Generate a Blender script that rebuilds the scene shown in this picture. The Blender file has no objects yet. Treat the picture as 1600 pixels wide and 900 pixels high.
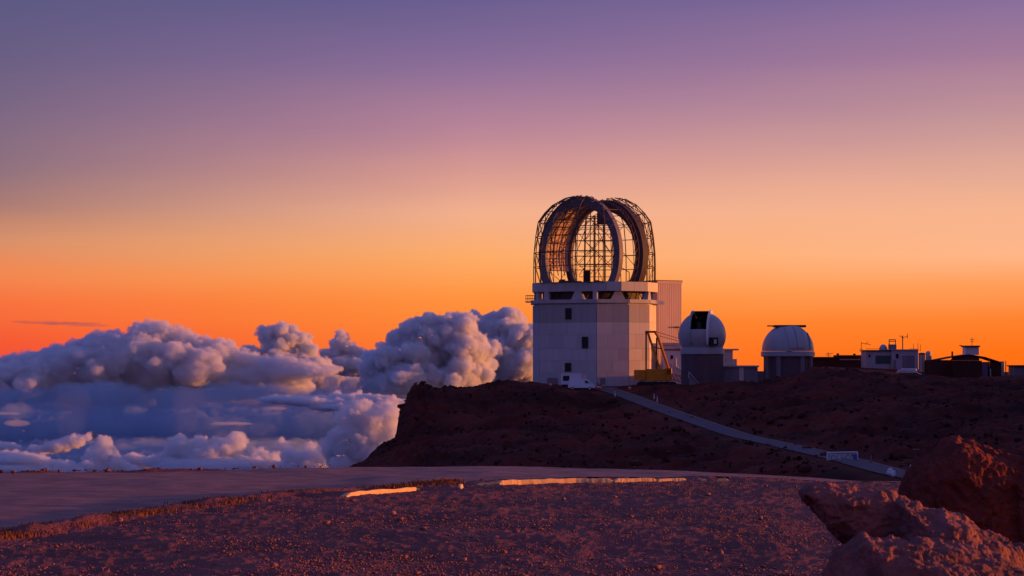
import bpy, bmesh, math, random
import numpy as np
from mathutils import Vector, Matrix, noise as mnoise

random.seed(7)
rng = np.random.default_rng(11)
PI = math.pi
R = math.radians
scene = bpy.context.scene
col = scene.collection

# ------------------------------------------------------------------ camera, sky, sun, exposure
F = 3550.0            # focal length in photograph pixels (1600 wide)
EYE = 1.7             # eye height above the gravel
HOR = 570.0           # eye level row in the photograph
cam_d = bpy.data.cameras.new('camera')
cam_d.sensor_width = 36.0
cam_d.lens = 36.0 * F / 1600.0
cam_d.shift_y = (HOR - 450.0) / 1600.0
cam_d.clip_start = 0.5
cam_d.clip_end = 250000.0
cam = bpy.data.objects.new('camera', cam_d)
cam.location = (0, 0, EYE)
cam.rotation_euler = (R(90), 0, 0)
col.objects.link(cam)
scene.camera = cam

SUN_AZ = 84.0         # degrees to the right of the viewing axis
SUN_EL = 2.6
s_dir = Vector((math.sin(R(SUN_AZ)) * math.cos(R(SUN_EL)), math.cos(R(SUN_AZ)) * math.cos(R(SUN_EL)), math.sin(R(SUN_EL))))
sun_d = bpy.data.lights.new('sun', 'SUN')
sun_d.energy = 5.0
sun_d.angle = R(0.6)
sun_d.color = (1.0, 0.30, 0.045)
sun = bpy.data.objects.new('sun', sun_d)
sun.rotation_euler = (-s_dir).to_track_quat('-Z', 'Y').to_euler()
sun.location = (300, 0, 60)
col.objects.link(sun)

scene.view_settings.view_transform = 'Standard'
scene.view_settings.look = 'None'
scene.view_settings.exposure = 0.0
scene.view_settings.gamma = 1.0
scene.view_settings.use_curve_mapping = False
scene.render.engine = 'CYCLES'
scene.cycles.max_bounces = 10
scene.cycles.diffuse_bounces = 3
scene.cycles.use_denoising = True
scene.cycles.volume_bounces = 8


def lin(c):
    return tuple(((v / 255.0) / 12.92 if v <= 10 else (((v / 255.0) + 0.055) / 1.055) ** 2.4) for v in c)


def build_world():
    w = bpy.data.worlds.new('World')
    scene.world = w
    w.use_nodes = True
    nt = w.node_tree
    N, L = nt.nodes, nt.links
    N.clear()
    out = N.new('ShaderNodeOutputWorld')
    bg = N.new('ShaderNodeBackground')
    tc = N.new('ShaderNodeTexCoord')
    sep = N.new('ShaderNodeSeparateXYZ')
    L.new(tc.outputs['Generated'], sep.inputs[0])

    def math_n(op, a=None, b=None, clamp=False):
        n = N.new('ShaderNodeMath')
        n.operation = op
        n.use_clamp = clamp
        for i, v in enumerate((a, b)):
            if v is None:
                continue
            if isinstance(v, (int, float)):
                n.inputs[i].default_value = v
            else:
                L.new(v, n.inputs[i])
        return n.outputs[0]
    # soft uneven bands: the height at which a colour sits wavers a little
    mp = N.new('ShaderNodeMapping')
    mp.inputs['Scale'].default_value = (6.0, 6.0, 60.0)
    L.new(tc.outputs['Generated'], mp.inputs[0])
    nz = N.new('ShaderNodeTexNoise')
    nz.inputs['Scale'].default_value = 1.0
    nz.inputs['Detail'].default_value = 4.0
    L.new(mp.outputs[0], nz.inputs[0])
    wob = math_n('MULTIPLY', math_n('SUBTRACT', nz.outputs[0], 0.5), 0.009)
    zz = math_n('ADD', sep.outputs[2], wob)
    pos = math_n('DIVIDE', math_n('ADD', zz, 0.1), 0.6, True)
    # azimuth cosine to the sun
    hx = math_n('MULTIPLY', sep.outputs[0], math.sin(R(SUN_AZ)))
    hy = math_n('MULTIPLY', sep.outputs[1], math.cos(R(SUN_AZ)))
    xy = math_n('SQRT', math_n('ADD', math_n('MULTIPLY', sep.outputs[0], sep.outputs[0]), math_n('MULTIPLY', sep.outputs[1], sep.outputs[1])))
    c = math_n('DIVIDE', math_n('ADD', hx, hy), math_n('MAXIMUM', xy, 1e-4))

    def ramp(stops):
        r = N.new('ShaderNodeValToRGB')
        r.color_ramp.interpolation = 'LINEAR'
        el = r.color_ramp.elements
        stops = sorted(stops)
        while len(el) < len(stops):
            el.new(0.5)
        for e, (p, cc) in zip(el, stops):
            e.position = p
            e.color = (*cc, 1)
        L.new(pos, r.inputs[0])
        return r.outputs[0]

    def P(y):
        return ((HOR - y) / math.hypot(F, HOR - y) + 0.1) / 0.6

    def sky(tab, zen, low=None):
        st = [(P(y), lin(cc)) for y, cc in tab]
        st += [(0.72, lin(zen[0])), (1.0, lin(zen[1]))]
        st += [(0.0, lin(low or tab[-1][1]))]
        return ramp(st)
    zen = [(90, 94, 154), (86, 94, 160)]
    left = sky([(0, (88, 85, 128)), (100, (102, 90, 128)), (200, (124, 101, 128)), (280, (141, 109, 122)), (330, (168, 119, 112)),
                (380, (214, 141, 104)), (430, (241, 132, 78)), (480, (247, 108, 58)), (540, (243, 78, 48)), (640, (190, 84, 84))], zen)
    mid = sky([(0, (103, 90, 141)), (100, (138, 107, 151)), (200, (182, 129, 150)), (270, (216, 152, 143)), (330, (242, 174, 140)),
               (400, (252, 169, 101)), (450, (254, 150, 68)), (490, (254, 136, 50)), (560, (252, 114, 40)), (640, (200, 98, 84))], zen)
    right = sky([(0, (131, 105, 153)), (100, (163, 120, 151)), (200, (197, 148, 150)), (280, (229, 169, 147)), (330, (245, 177, 141)),
                 (400, (254, 180, 134)), (450, (255, 156, 88)), (500, (255, 126, 40)), (560, (255, 108, 6)), (640, (215, 96, 60))], zen)
    sunw = sky([(0, (205, 165, 170)), (200, (255, 205, 160)), (400, (255, 225, 165)), (500, (255, 190, 95)), (560, (255, 165, 60)), (640, (230, 130, 80))],
               [(112, 104, 154), (88, 95, 158)])
    anti = sky([(0, (70, 84, 154)), (200, (76, 86, 154)), (330, (74, 86, 150)), (450, (66, 82, 144)), (560, (58, 76, 138)), (640, (52, 70, 128))], zen)

    def mixc(fac, a, b):
        m = N.new('ShaderNodeMix')
        m.data_type = 'RGBA'
        L.new(fac, m.inputs[0])
        L.new(a, m.inputs[6])
        L.new(b, m.inputs[7])
        return m.outputs[2]

    def step(a, b):
        n = N.new('ShaderNodeMapRange')
        n.inputs[1].default_value = a
        n.inputs[2].default_value = b
        L.new(c, n.inputs[0])
        return n.outputs[0]
    az = lambda d: math.cos(R(SUN_AZ - d))
    k = mixc(step(-0.95, az(-13.5)), anti, left)
    k = mixc(step(az(-13.0), az(-1.0)), k, mid)
    k = mixc(step(az(-1.0), az(12.0)), k, right)
    k = mixc(step(az(13.0), 1.0), k, sunw)
    # faint grain of real high air
    L.new(k, bg.inputs[0])
    bg.inputs[1].default_value = 1.0
    # the clear-air model underneath, low sun, adds its own faint gradient
    st = N.new('ShaderNodeTexSky')
    st.sky_type = 'NISHITA'
    st.sun_disc = False
    st.sun_elevation = R(SUN_EL)
    st.sun_rotation = R(SUN_AZ)
    st.altitude = 3000.0
    bg2 = N.new('ShaderNodeBackground')
    L.new(st.outputs[0], bg2.inputs[0])
    bg2.inputs[1].default_value = 0.005
    add = N.new('ShaderNodeAddShader')
    L.new(bg.outputs[0], add.inputs[0])
    L.new(bg2.outputs[0], add.inputs[1])
    L.new(add.outputs[0], out.inputs[0])


build_world()

# ------------------------------------------------------------------ helpers


def at(px, py, Y):
    """photograph pixel + distance -> world point"""
    return Vector(((px - 800.0) / F * Y, Y, EYE + (HOR - py) / F * Y))


def depth_on(py, z=0.0):
    return (EYE - z) * F / (py - HOR)


MATS = {}


def mat(name, base, rough=0.75, var=0.0, dark=None, scale=3.0, bump=0.0, bscale=12.0, metal=0.0, spec=0.4, streak=False, coord='Object', detail=6.0, lo=0.35, hi=0.7):
    if name in MATS:
        return MATS[name]
    m = bpy.data.materials.new(name)
    m.use_nodes = True
    nt = m.node_tree
    N, L = nt.nodes, nt.links
    b = N['Principled BSDF']
    b.inputs['Roughness'].default_value = rough
    b.inputs['Metallic'].default_value = metal
    b.inputs['Specular IOR Level'].default_value = spec
    tc = N.new('ShaderNodeTexCoord')
    src = tc.outputs[coord]
    mp = N.new('ShaderNodeMapping')
    if streak:
        mp.inputs['Scale'].default_value = (1.0, 1.0, 0.12)
    L.new(src, mp.inputs[0])
    nz = N.new('ShaderNodeTexNoise')
    nz.inputs['Scale'].default_value = scale
    nz.inputs['Detail'].default_value = detail
    nz.inputs['Roughness'].default_value = 0.6
    L.new(mp.outputs[0], nz.inputs[0])
    mr = N.new('ShaderNodeMapRange')
    mr.inputs[1].default_value = lo
    mr.inputs[2].default_value = hi
    L.new(nz.outputs[0], mr.inputs[0])
    mx = N.new('ShaderNodeMix')
    mx.data_type = 'RGBA'
    d = dark if dark is not None else tuple(v * 0.72 for v in base)
    mx.inputs[6].default_value = (*d, 1)
    mx.inputs[7].default_value = (*base, 1)
    L.new(mr.outputs[0], mx.inputs[0])
    res = mx.outputs[2]
    if var:
        oi = N.new('ShaderNodeObjectInfo')
        m2 = N.new('ShaderNodeMapRange')
        m2.inputs[3].default_value = 1.0 - var
        m2.inputs[4].default_value = 1.0 + var * 0.6
        L.new(oi.outputs['Random'], m2.inputs[0])
        hs = N.new('ShaderNodeHueSaturation')
        L.new(m2.outputs[0], hs.inputs['Value'])
        L.new(res, hs.inputs['Color'])
        res = hs.outputs[0]
    L.new(res, b.inputs['Base Color'])
    if bump:
        n2 = N.new('ShaderNodeTexNoise')
        n2.inputs['Scale'].default_value = bscale
        n2.inputs['Detail'].default_value = 5.0
        L.new(src, n2.inputs[0])
        bp = N.new('ShaderNodeBump')
        bp.inputs['Strength'].default_value = bump
        bp.inputs['Distance'].default_value = 0.05
        L.new(n2.outputs[0], bp.inputs['Height'])
        L.new(bp.outputs[0], b.inputs['Normal'])
    MATS[name] = m
    return m


def mesh_from(name, v, f):
    me = bpy.data.meshes.new(name)
    me.from_pydata([tuple(p) for p in v], [], f)
    me.validate(clean_customdata=False)
    me.update()
    return me


def link(name, me, m=None, parent=None, loc=(0, 0, 0), smooth=False):
    o = bpy.data.objects.new(name, me)
    col.objects.link(o)
    if m is not None and me is not None and len(me.materials) == 0:
        me.materials.append(m)
    if smooth and me is not None:
        me.polygons.foreach_set('use_smooth', [True] * len(me.polygons))
    o.location = loc
    if parent is not None:
        o.parent = parent
    return o


def thing(name, label, cat, loc=(0, 0, 0), rz=0.0, group=None):
    o = bpy.data.objects.new(name, None)
    col.objects.link(o)
    o.location = loc
    o.rotation_euler = (0, 0, rz)
    o.empty_display_size = 0.5
    return tag(o, label, cat, group)


def tag(o, label, cat, group=None):
    o['label'] = label
    o['category'] = cat
    o['kind'] = 'thing'
    if group:
        o['group'] = group
    return o


def structure(o):
    o['kind'] = 'structure'
    return o


class MB:
    def __init__(self):
        self.v = []
        self.f = []

    def add(self, v, f):
        k = len(self.v)
        self.v += [Vector(p) for p in v]
        self.f += [tuple(i + k for i in q) for q in f]
        return self

    def box(self, x0, x1, y0, y1, z0, z1, M=None):
        v = [Vector(p) for p in ((x0, y0, z0), (x1, y0, z0), (x1, y1, z0), (x0, y1, z0), (x0, y0, z1), (x1, y0, z1), (x1, y1, z1), (x0, y1, z1))]
        if M is not None:
            v = [M @ p for p in v]
        return self.add(v, [(0, 3, 2, 1), (4, 5, 6, 7), (0, 1, 5, 4), (1, 2, 6, 5), (2, 3, 7, 6), (3, 0, 4, 7)])

    def tube(self, a, b, r, n=6, r2=None, caps=True):
        a, b = Vector(a), Vector(b)
        d = b - a
        if d.length < 1e-6:
            return self
        q = d.to_track_quat('Z', 'Y')
        r2 = r if r2 is None else r2
        v, f = [], []
        for i in range(n):
            t = 2 * PI * i / n
            e = q @ Vector((math.cos(t), math.sin(t), 0))
            v.append(a + e * r)
            v.append(b + e * r2)
        for i in range(n):
            j = (i + 1) % n
            f.append((2 * i, 2 * j, 2 * j + 1, 2 * i + 1))
        if caps:
            f.append(tuple(2 * i for i in range(n))[::-1])
            f.append(tuple(2 * i + 1 for i in range(n)))
        return self.add(v, f)

    def path(self, pts, r, n=6):
        for a, b in zip(pts[:-1], pts[1:]):
            self.tube(a, b, r, n)
        return self

    def prism(self, poly, z0, z1):
        """poly: counter-clockwise list of (x, y)"""
        n = len(poly)
        v = [(x, y, z0) for x, y in poly] + [(x, y, z1) for x, y in poly]
        f = [(i, (i + 1) % n, n + (i + 1) % n, n + i) for i in range(n)]
        f += [tuple(range(n))[::-1], tuple(range(n, 2 * n))]
        return self.add(v, f)

    def ring(self, outer, inner, z0, z1):
        n = len(outer)
        v = [(x, y, z0) for x, y in outer] + [(x, y, z1) for x, y in outer] + [(x, y, z0) for x, y in inner] + [(x, y, z1) for x, y in inner]
        f = []
        for i in range(n):
            j = (i + 1) % n
            f += [(i, j, n + j, n + i), (2 * n + j, 2 * n + i, 3 * n + i, 3 * n + j), (n + i, n + j, 3 * n + j, 3 * n + i), (j, i, 2 * n + i, 2 * n + j)]
        return self.add(v, f)

    def lathe(self, prof, n=32, cx=0, cy=0, cap_top=True, cap_bot=False):
        v, f = [], []
        for r, z in prof:
            for i in range(n):
                t = 2 * PI * i / n
                v.append((cx + r * math.cos(t), cy + r * math.sin(t), z))
        for k in range(len(prof) - 1):
            for i in range(n):
                j = (i + 1) % n
                f.append((k * n + i, k * n + j, (k + 1) * n + j, (k + 1) * n + i))
        if cap_top:
            f.append(tuple((len(prof) - 1) * n + i for i in range(n)))
        if cap_bot:
            f.append(tuple(range(n))[::-1])
        return self.add(v, f)

    def build(self, name, m, parent=None, loc=(0, 0, 0), smooth=False, bevel=0.0):
        me = mesh_from(name, self.v, self.f)
        if bevel:
            bm = bmesh.new()
            bm.from_mesh(me)
            bmesh.ops.remove_doubles(bm, verts=bm.verts, dist=1e-5)
            bmesh.ops.bevel(bm, geom=bm.edges[:], offset=bevel, segments=1, affect='EDGES', clamp_overlap=True)
            bm.to_mesh(me)
            bm.free()
        return link(name, me, m, parent, loc, smooth)


# --- numpy value noise -------------------------------------------------
_perm = rng.random((256, 256))


def vnoise(x, y):
    xi, yi = np.floor(x).astype(int), np.floor(y).astype(int)
    fx, fy = x - xi, y - yi
    fx = fx * fx * (3 - 2 * fx)
    fy = fy * fy * (3 - 2 * fy)
    g = lambda a, b: _perm[a % 256, b % 256]
    a = g(xi, yi) * (1 - fx) + g(xi + 1, yi) * fx
    b = g(xi, yi + 1) * (1 - fx) + g(xi + 1, yi + 1) * fx
    return (a * (1 - fy) + b * fy) * 2 - 1


def fbm(x, y, octv=5, gain=0.5):
    s, a, f = 0, 1.0, 1.0
    for k in range(octv):
        s = s + a * vnoise(x * f + 17.3 * k, y * f + 5.1 * k)
        a *= gain
        f *= 2.03
    return s


_lat = rng.random((64, 64, 64)).astype(np.float32)


def noise3(p):
    i = np.floor(p).astype(np.int64)
    f = p - i
    f = f * f * (3 - 2 * f)
    i &= 63
    j = (i + 1) & 63
    x0, y0, z0 = i.T
    x1, y1, z1 = j.T
    fx, fy, fz = f.T
    a = _lat[x0, y0, z0] * (1 - fx) + _lat[x1, y0, z0] * fx
    b = _lat[x0, y1, z0] * (1 - fx) + _lat[x1, y1, z0] * fx
    c = _lat[x0, y0, z1] * (1 - fx) + _lat[x1, y0, z1] * fx
    d = _lat[x0, y1, z1] * (1 - fx) + _lat[x1, y1, z1] * fx
    return ((a * (1 - fy) + b * fy) * (1 - fz) + (c * (1 - fy) + d * fy) * fz) * 2 - 1


def fbm3(p, octv=4, gain=0.5, ridged=False):
    s, a = 0.0, 1.0
    for k in range(octv):
        v = noise3(p + 11.7 * k)
        s = s + a * ((1 - 2 * np.abs(v)) if ridged else v)
        p = p * 2.07
        a *= gain
    return s


def voro3(p):
    """distances to the two nearest cell points"""
    i = np.floor(p).astype(np.int64)
    f1 = np.full(len(p), 9.0)
    f2 = np.full(len(p), 9.0)
    cell = np.zeros(len(p))
    tilt = np.zeros((len(p), 3))
    off = np.zeros((len(p), 3))
    for dx in (-1, 0, 1):
        for dy in (-1, 0, 1):
            for dz in (-1, 0, 1):
                c = i + np.array([dx, dy, dz])
                h = c & 63
                o = np.stack([_lat[h[:, 0], h[:, 1], h[:, 2]], _lat[h[:, 1], h[:, 2], h[:, 0]], _lat[h[:, 2], h[:, 0], h[:, 1] ^ 21]], 1)
                d = np.linalg.norm(c + o - p, axis=1)
                near = d < f1
                cell = np.where(near, _lat[h[:, 1], h[:, 0], h[:, 2] ^ 37], cell)
                tilt[near] = o[near] - 0.5
                off[near] = (p - c - o)[near]
                f2 = np.where(near, f1, np.minimum(f2, d))
                f1 = np.minimum(f1, d)
    return f1, f2, cell, np.sum(tilt * off, 1)


def grid_mesh(name, X, Y, Z):
    nu, nv = X.shape
    v = np.stack([X.ravel(), Y.ravel(), Z.ravel()], 1)
    idx = np.arange(nu * nv).reshape(nu, nv)
    f = np.stack([idx[:-1, :-1].ravel(), idx[1:, :-1].ravel(), idx[1:, 1:].ravel(), idx[:-1, 1:].ravel()], 1)
    me = bpy.data.meshes.new(name)
    me.vertices.add(len(v))
    me.vertices.foreach_set('co', v.ravel())
    me.loops.add(f.size)
    me.loops.foreach_set('vertex_index', f.ravel())
    me.polygons.add(len(f))
    me.polygons.foreach_set('loop_start', np.arange(0, f.size, 4))
    me.polygons.foreach_set('loop_total', np.full(len(f), 4))
    me.update()
    me.validate()
    return me


# --- union of ellipsoids, remeshed and roughened: boulders and clouds ---
_dg = None


_ico = {}


def ico_np(sub):
    if sub not in _ico:
        bm = bmesh.new()
        bmesh.ops.create_icosphere(bm, subdivisions=sub, radius=1.0)
        _ico[sub] = (np.array([v.co[:] for v in bm.verts]), np.array([[v.index for v in f.verts] for f in bm.faces]))
        bm.free()
    return _ico[sub]


def hull_np(pts):
    bm = bmesh.new()
    for p in pts:
        bm.verts.new(p)
    r = bmesh.ops.convex_hull(bm, input=bm.verts[:])
    bmesh.ops.delete(bm, geom=list(set(g for g in r['geom_interior'] if isinstance(g, bmesh.types.BMVert))), context='VERTS')
    bmesh.ops.triangulate(bm, faces=bm.faces[:])
    bmesh.ops.recalc_face_normals(bm, faces=bm.faces[:])
    bm.verts.index_update()
    v = np.array([x.co[:] for x in bm.verts])
    f = np.array([[x.index for x in q.verts] for q in bm.faces])
    bm.free()
    return v, f


def blob_mesh(name, ells, voxel, smooth_it=2, hulls=()):
    V, Fc, k = [], [], 0
    for h in hulls:
        v, f = hull_np(h)
        V.append(v)
        Fc.append(f + k)
        k += len(v)
    for (c, r) in ells:
        big = max(r) / voxel
        v, f = ico_np(4 if big > 14 else 3 if big > 4 else 2)
        V.append(v * np.array(r) + np.array(c[:]))
        Fc.append(f + k)
        k += len(v)
    V, Fc = np.concatenate(V), np.concatenate(Fc)
    me = bpy.data.meshes.new(name + '_raw')
    me.vertices.add(len(V))
    me.vertices.foreach_set('co', V.ravel())
    me.loops.add(Fc.size)
    me.loops.foreach_set('vertex_index', Fc.ravel())
    me.polygons.add(len(Fc))
    me.polygons.foreach_set('loop_start', np.arange(0, Fc.size, 3))
    me.polygons.foreach_set('loop_total', np.full(len(Fc), 3))
    me.update()
    o = bpy.data.objects.new(name + '_raw', me)
    col.objects.link(o)
    md = o.modifiers.new('r', 'REMESH')
    md.mode = 'VOXEL'
    md.voxel_size = voxel
    if smooth_it:
        sm = o.modifiers.new('s', 'SMOOTH')
        sm.factor = 0.5
        sm.iterations = smooth_it
    dg = bpy.context.evaluated_depsgraph_get()
    res = bpy.data.meshes.new_from_object(o.evaluated_get(dg))
    bpy.data.objects.remove(o)
    bpy.data.meshes.remove(me)
    res.name = name
    return res


def mesh_np(me):
    n = len(me.vertices)
    co = np.empty(n * 3)
    me.vertices.foreach_get('co', co)
    no = np.empty(n * 3)
    me.vertices.foreach_get('normal', no)
    return co.reshape(-1, 3), no.reshape(-1, 3)


def displace(me, fn):
    co, no = mesh_np(me)
    d = fn(co)
    co += no * d[:, None]
    me.vertices.foreach_set('co', co.ravel())
    me.update()


# ------------------------------------------------------------------ materials
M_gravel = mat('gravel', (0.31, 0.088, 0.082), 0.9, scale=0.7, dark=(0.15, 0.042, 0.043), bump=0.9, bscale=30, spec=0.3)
M_stone = mat('cinder_stone', (0.42, 0.16, 0.135), 0.85, scale=6.0, dark=(0.14, 0.05, 0.05), spec=0.3)
M_asphalt = mat('asphalt', (0.31, 0.14, 0.135), 0.8, scale=2.0, dark=(0.19, 0.085, 0.085), lo=0.42, hi=0.6, detail=9, bump=0.25, bscale=60, spec=0.5)
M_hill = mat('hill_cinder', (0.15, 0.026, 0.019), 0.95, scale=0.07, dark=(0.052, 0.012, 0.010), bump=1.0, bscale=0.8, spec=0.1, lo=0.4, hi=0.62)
M_hillrock = mat('hill_rock', (0.15, 0.05, 0.04), 0.95, scale=0.3, dark=(0.05, 0.017, 0.014), spec=0.1)
M_scrub = mat('scrub', (0.055, 0.03, 0.016), 0.95, scale=0.2, dark=(0.03, 0.013, 0.01), spec=0.1)
M_hroad = mat('hill_asphalt', (0.13, 0.095, 0.115), 0.8, scale=0.3, dark=(0.09, 0.066, 0.082), spec=0.3)
M_rock = mat('basalt', (0.30, 0.105, 0.10), 0.88, scale=5.0, dark=(0.10, 0.034, 0.036), bump=0.6, bscale=24, spec=0.3, detail=9)
M_redrock = mat('red_cinder_rock', (0.22, 0.048, 0.038), 0.95, scale=4.0, dark=(0.10, 0.022, 0.02), bump=0.7, bscale=18, spec=0.15, detail=9)
M_kerb = mat('pale_kerb', (0.85, 0.55, 0.26), 0.85, scale=5.0, dark=(0.70, 0.42, 0.20), spec=0.2)
M_grass = mat('dry_grass', (0.30, 0.12, 0.045), 0.9, scale=3.0, dark=(0.16, 0.055, 0.03), spec=0.1)
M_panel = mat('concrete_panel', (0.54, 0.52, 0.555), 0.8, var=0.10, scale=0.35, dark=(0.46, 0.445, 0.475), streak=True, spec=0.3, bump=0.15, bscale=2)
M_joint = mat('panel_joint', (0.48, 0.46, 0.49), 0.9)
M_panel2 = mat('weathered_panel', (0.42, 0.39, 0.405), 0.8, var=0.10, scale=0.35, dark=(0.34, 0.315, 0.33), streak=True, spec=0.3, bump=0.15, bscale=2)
M_band = mat('steel_band', (0.52, 0.50, 0.52), 0.6, var=0.08, scale=0.4, streak=True, spec=0.4)
M_steel = mat('primer_steel', (0.16, 0.075, 0.05), 0.7, scale=0.6, dark=(0.10, 0.05, 0.04), spec=0.3)
M_arch = mat('arch_steel', (0.22, 0.19, 0.23), 0.6, scale=0.5, dark=(0.16, 0.135, 0.165), spec=0.4)
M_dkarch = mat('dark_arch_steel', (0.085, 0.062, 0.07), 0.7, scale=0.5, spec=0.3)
M_liner = mat('liner_panel', (0.80, 0.58, 0.54), 0.8, var=0.12, scale=0.5, spec=0.2)
M_dark = mat('dark_opening', (0.025, 0.02, 0.022), 0.6, spec=0.3)
M_glass = mat('dark_glass', (0.02, 0.018, 0.022), 0.15, spec=0.6)
M_siding = mat('ribbed_siding', (0.70, 0.53, 0.49), 0.7, scale=0.3, dark=(0.62, 0.46, 0.43), streak=True, spec=0.3)
M_white = mat('white_paint', (0.72, 0.72, 0.75), 0.5, scale=0.8, dark=(0.62, 0.62, 0.66), streak=True, spec=0.4)
M_dome = mat('dome_white', (0.40, 0.40, 0.46), 0.45, var=0.05, scale=0.5, dark=(0.34, 0.34, 0.40), streak=True, spec=0.5)
M_wall2 = mat('mauve_wall', (0.25, 0.20, 0.235), 0.85, scale=0.5, dark=(0.19, 0.15, 0.18), streak=True)
M_drum = mat('drum_wall', (0.15, 0.09, 0.105), 0.85, scale=0.5, dark=(0.11, 0.065, 0.08), streak=True)
M_sunlit = mat('sunlit_face_panel', (0.86, 0.73, 0.56), 0.8, var=0.06, scale=0.4, streak=True)  # lighter tone puts low sunlight into the colour of the sunward face
M_cream = mat('cream_wall', (0.72, 0.62, 0.54), 0.8, scale=0.6)
M_yellow = mat('crane_yellow', (0.80, 0.30, 0.012), 0.45, scale=0.9, dark=(0.62, 0.20, 0.01), spec=0.4)
M_orange = mat('safety_orange', (0.55, 0.09, 0.03), 0.6, scale=3)
M_rubber = mat('rubber', (0.02, 0.02, 0.02), 0.8)
M_vanw = mat('van_white', (0.62, 0.70, 0.85), 0.3, scale=1.0, dark=(0.55, 0.63, 0.78), spec=0.5)
M_red = mat('dark_red_roof', (0.10, 0.022, 0.016), 0.8, scale=0.5, spec=0.2)
M_brown = mat('dark_brown_wall', (0.09, 0.028, 0.024), 0.85, scale=0.4, spec=0.2)
M_green = mat('green_panel', (0.06, 0.10, 0.105), 0.6, scale=0.5)
M_cable = mat('cable', (0.12, 0.06, 0.05), 0.7)


def cloud_mat(name, base, dens, g=0.2):
    m = bpy.data.materials.new(name)
    m.use_nodes = True
    N, L = m.node_tree.nodes, m.node_tree.links
    N.clear()
    out = N.new('ShaderNodeOutputMaterial')
    v = N.new('ShaderNodeVolumePrincipled')
    v.inputs['Color'].default_value = (*base, 1)
    v.inputs['Density'].default_value = dens
    v.inputs['Anisotropy'].default_value = g
    L.new(v.outputs[0], out.inputs['Volume'])
    return m


M_cloud = cloud_mat('cloud_water', (0.925, 0.95, 0.985), 0.036)  # slight blue tint in the cloud colours stands in for distant haze
M_cloud_shaded = cloud_mat('shaded_cloud_water', (0.58, 0.74, 0.88), 0.0036)  # shadow of the bank and blue haze are put into this colour
M_bank = cloud_mat('bank_water', (0.925, 0.95, 0.985), 0.020)
M_thin = cloud_mat('thin_cloud_water', (0.93, 0.95, 0.98), 0.004)

# ------------------------------------------------------------------ SEA
Rm = 105000.0
mb = MB()
n = 96
mb.add([(Rm * math.cos(2 * PI * i / n), Rm * math.sin(2 * PI * i / n), -3000.0) for i in range(n)] + [(0, 0, -3000.0)], [(i, (i + 1) % n, n) for i in range(n)])
M_sea = mat('sea_water', (0.035, 0.055, 0.13), 0.9, scale=0.0006, dark=(0.028, 0.045, 0.11), spec=0.05)
structure(mb.build('sea', M_sea))

# ------------------------------------------------------------------ FOREGROUND PLATEAU (gravel ground, road)
crest_px = np.array([-3000, -600, 0, 300, 555, 800, 1060, 1400, 1700, 2400, 5000])
crest_Y = np.array([32.0, 34.0, 35.9, 37.4, 38.2, 38.4, 36.6, 33.2, 31.0, 29.0, 28.0])


def crest(px):
    return np.interp(px, crest_px, crest_Y)


def ground_z(X, Y):
    px = 800 + F * X / Y
    c = crest(px)
    z = 0.035 * fbm(X * 0.35, Y * 0.35, 3) * np.clip((Y - 4) / 8, 0, 1)
    over = np.maximum(Y - c, 0)
    return z * np.clip(1 - over, 0, 1) - np.where(over > 0, 0.30 * over + 0.010 * over ** 2, 0)


edge_px = np.array([-3000, -600, 0, 250, 545, 660, 760, 900, 1072, 1200, 1400, 1700, 5000])
edge_py = np.array([900, 890, 835, 797, 766, 757, 751, 747, 745, 747, 756.5, 775, 830])


def edge_Y(px):
    return depth_on(np.interp(px, edge_px, edge_py))


# gravel sheet: fan grid from the camera outwards, beyond the frame on both sides
u = np.concatenate([np.linspace(-9000, -150, 60), np.linspace(-100, 1700, 600), np.linspace(1750, 9000, 60)])
yy = np.concatenate([np.linspace(1.0, 11, 14), np.geomspace(11.5, 60, 300)])
U, YY = np.meshgrid(u, yy, indexing='ij')
XX = (U - 800) / F * YY
ZZ = ground_z(XX, YY)
onroad = YY > edge_Y(U)
rough = 0.012 * fbm(XX * 6.5, YY * 6.5, 4, 0.6) + 0.012 * fbm(XX * 0.9, YY * 0.9, 2) + 0.009 * np.maximum(fbm(XX * 14.0, YY * 14.0, 2), 0)
# low ragged berm where shoulder meets road on the left
dist_e = edge_Y(U) - YY
berm = np.exp(-((dist_e - 0.25) / 0.45) ** 2) * np.interp(U, [-400, 0, 560, 700, 760], [0.10, 0.10, 0.05, 0.02, 0.0])
ZZ = ZZ + np.where(onroad, -0.03, rough + berm * (0.75 + 0.5 * vnoise(XX * 2.2, YY * 2.2)))
# rubble along the far lip on the left
lip = np.exp(-((YY - crest(U) + 0.2) / 0.25) ** 2) * np.interp(U, [-300, 60, 420, 560], [0.05, 0.05, 0.035, 0.0])
ZZ = ZZ + lip * (1 + 0.9 * fbm(XX * 1.2, YY * 1.2, 3))
g = structure(link('gravel_ground', grid_mesh('gravel_ground', XX, YY, ZZ), M_gravel, smooth=True))

# the asphalt road, laid over the ground between the shoulder and the lip
u2 = np.concatenate([np.linspace(-3000, -150, 30), np.linspace(-100, 1700, 260), np.linspace(1750, 5000, 30)])
t2 = np.linspace(0, 1, 60)
U2, T2 = np.meshgrid(u2, t2, indexing='ij')
e_n = edge_Y(U2) + 0.10 * fbm(U2 * 0.02, U2 * 0.0 + 3.3, 3)
e_f = np.maximum(crest(U2) - np.interp(U2, [0, 500, 700], [0.75, 0.5, 0.1]), e_n + 0.15)
Y2 = e_n + (e_f - e_n) * T2
X2 = (U2 - 800) / F * Y2
Z2 = ground_z(X2, Y2) + 0.004 + 0.004 * fbm(X2 * 1.5, Y2 * 1.5, 3)
structure(link('road', grid_mesh('road', X2, Y2, Z2), M_asphalt, smooth=True))


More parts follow.
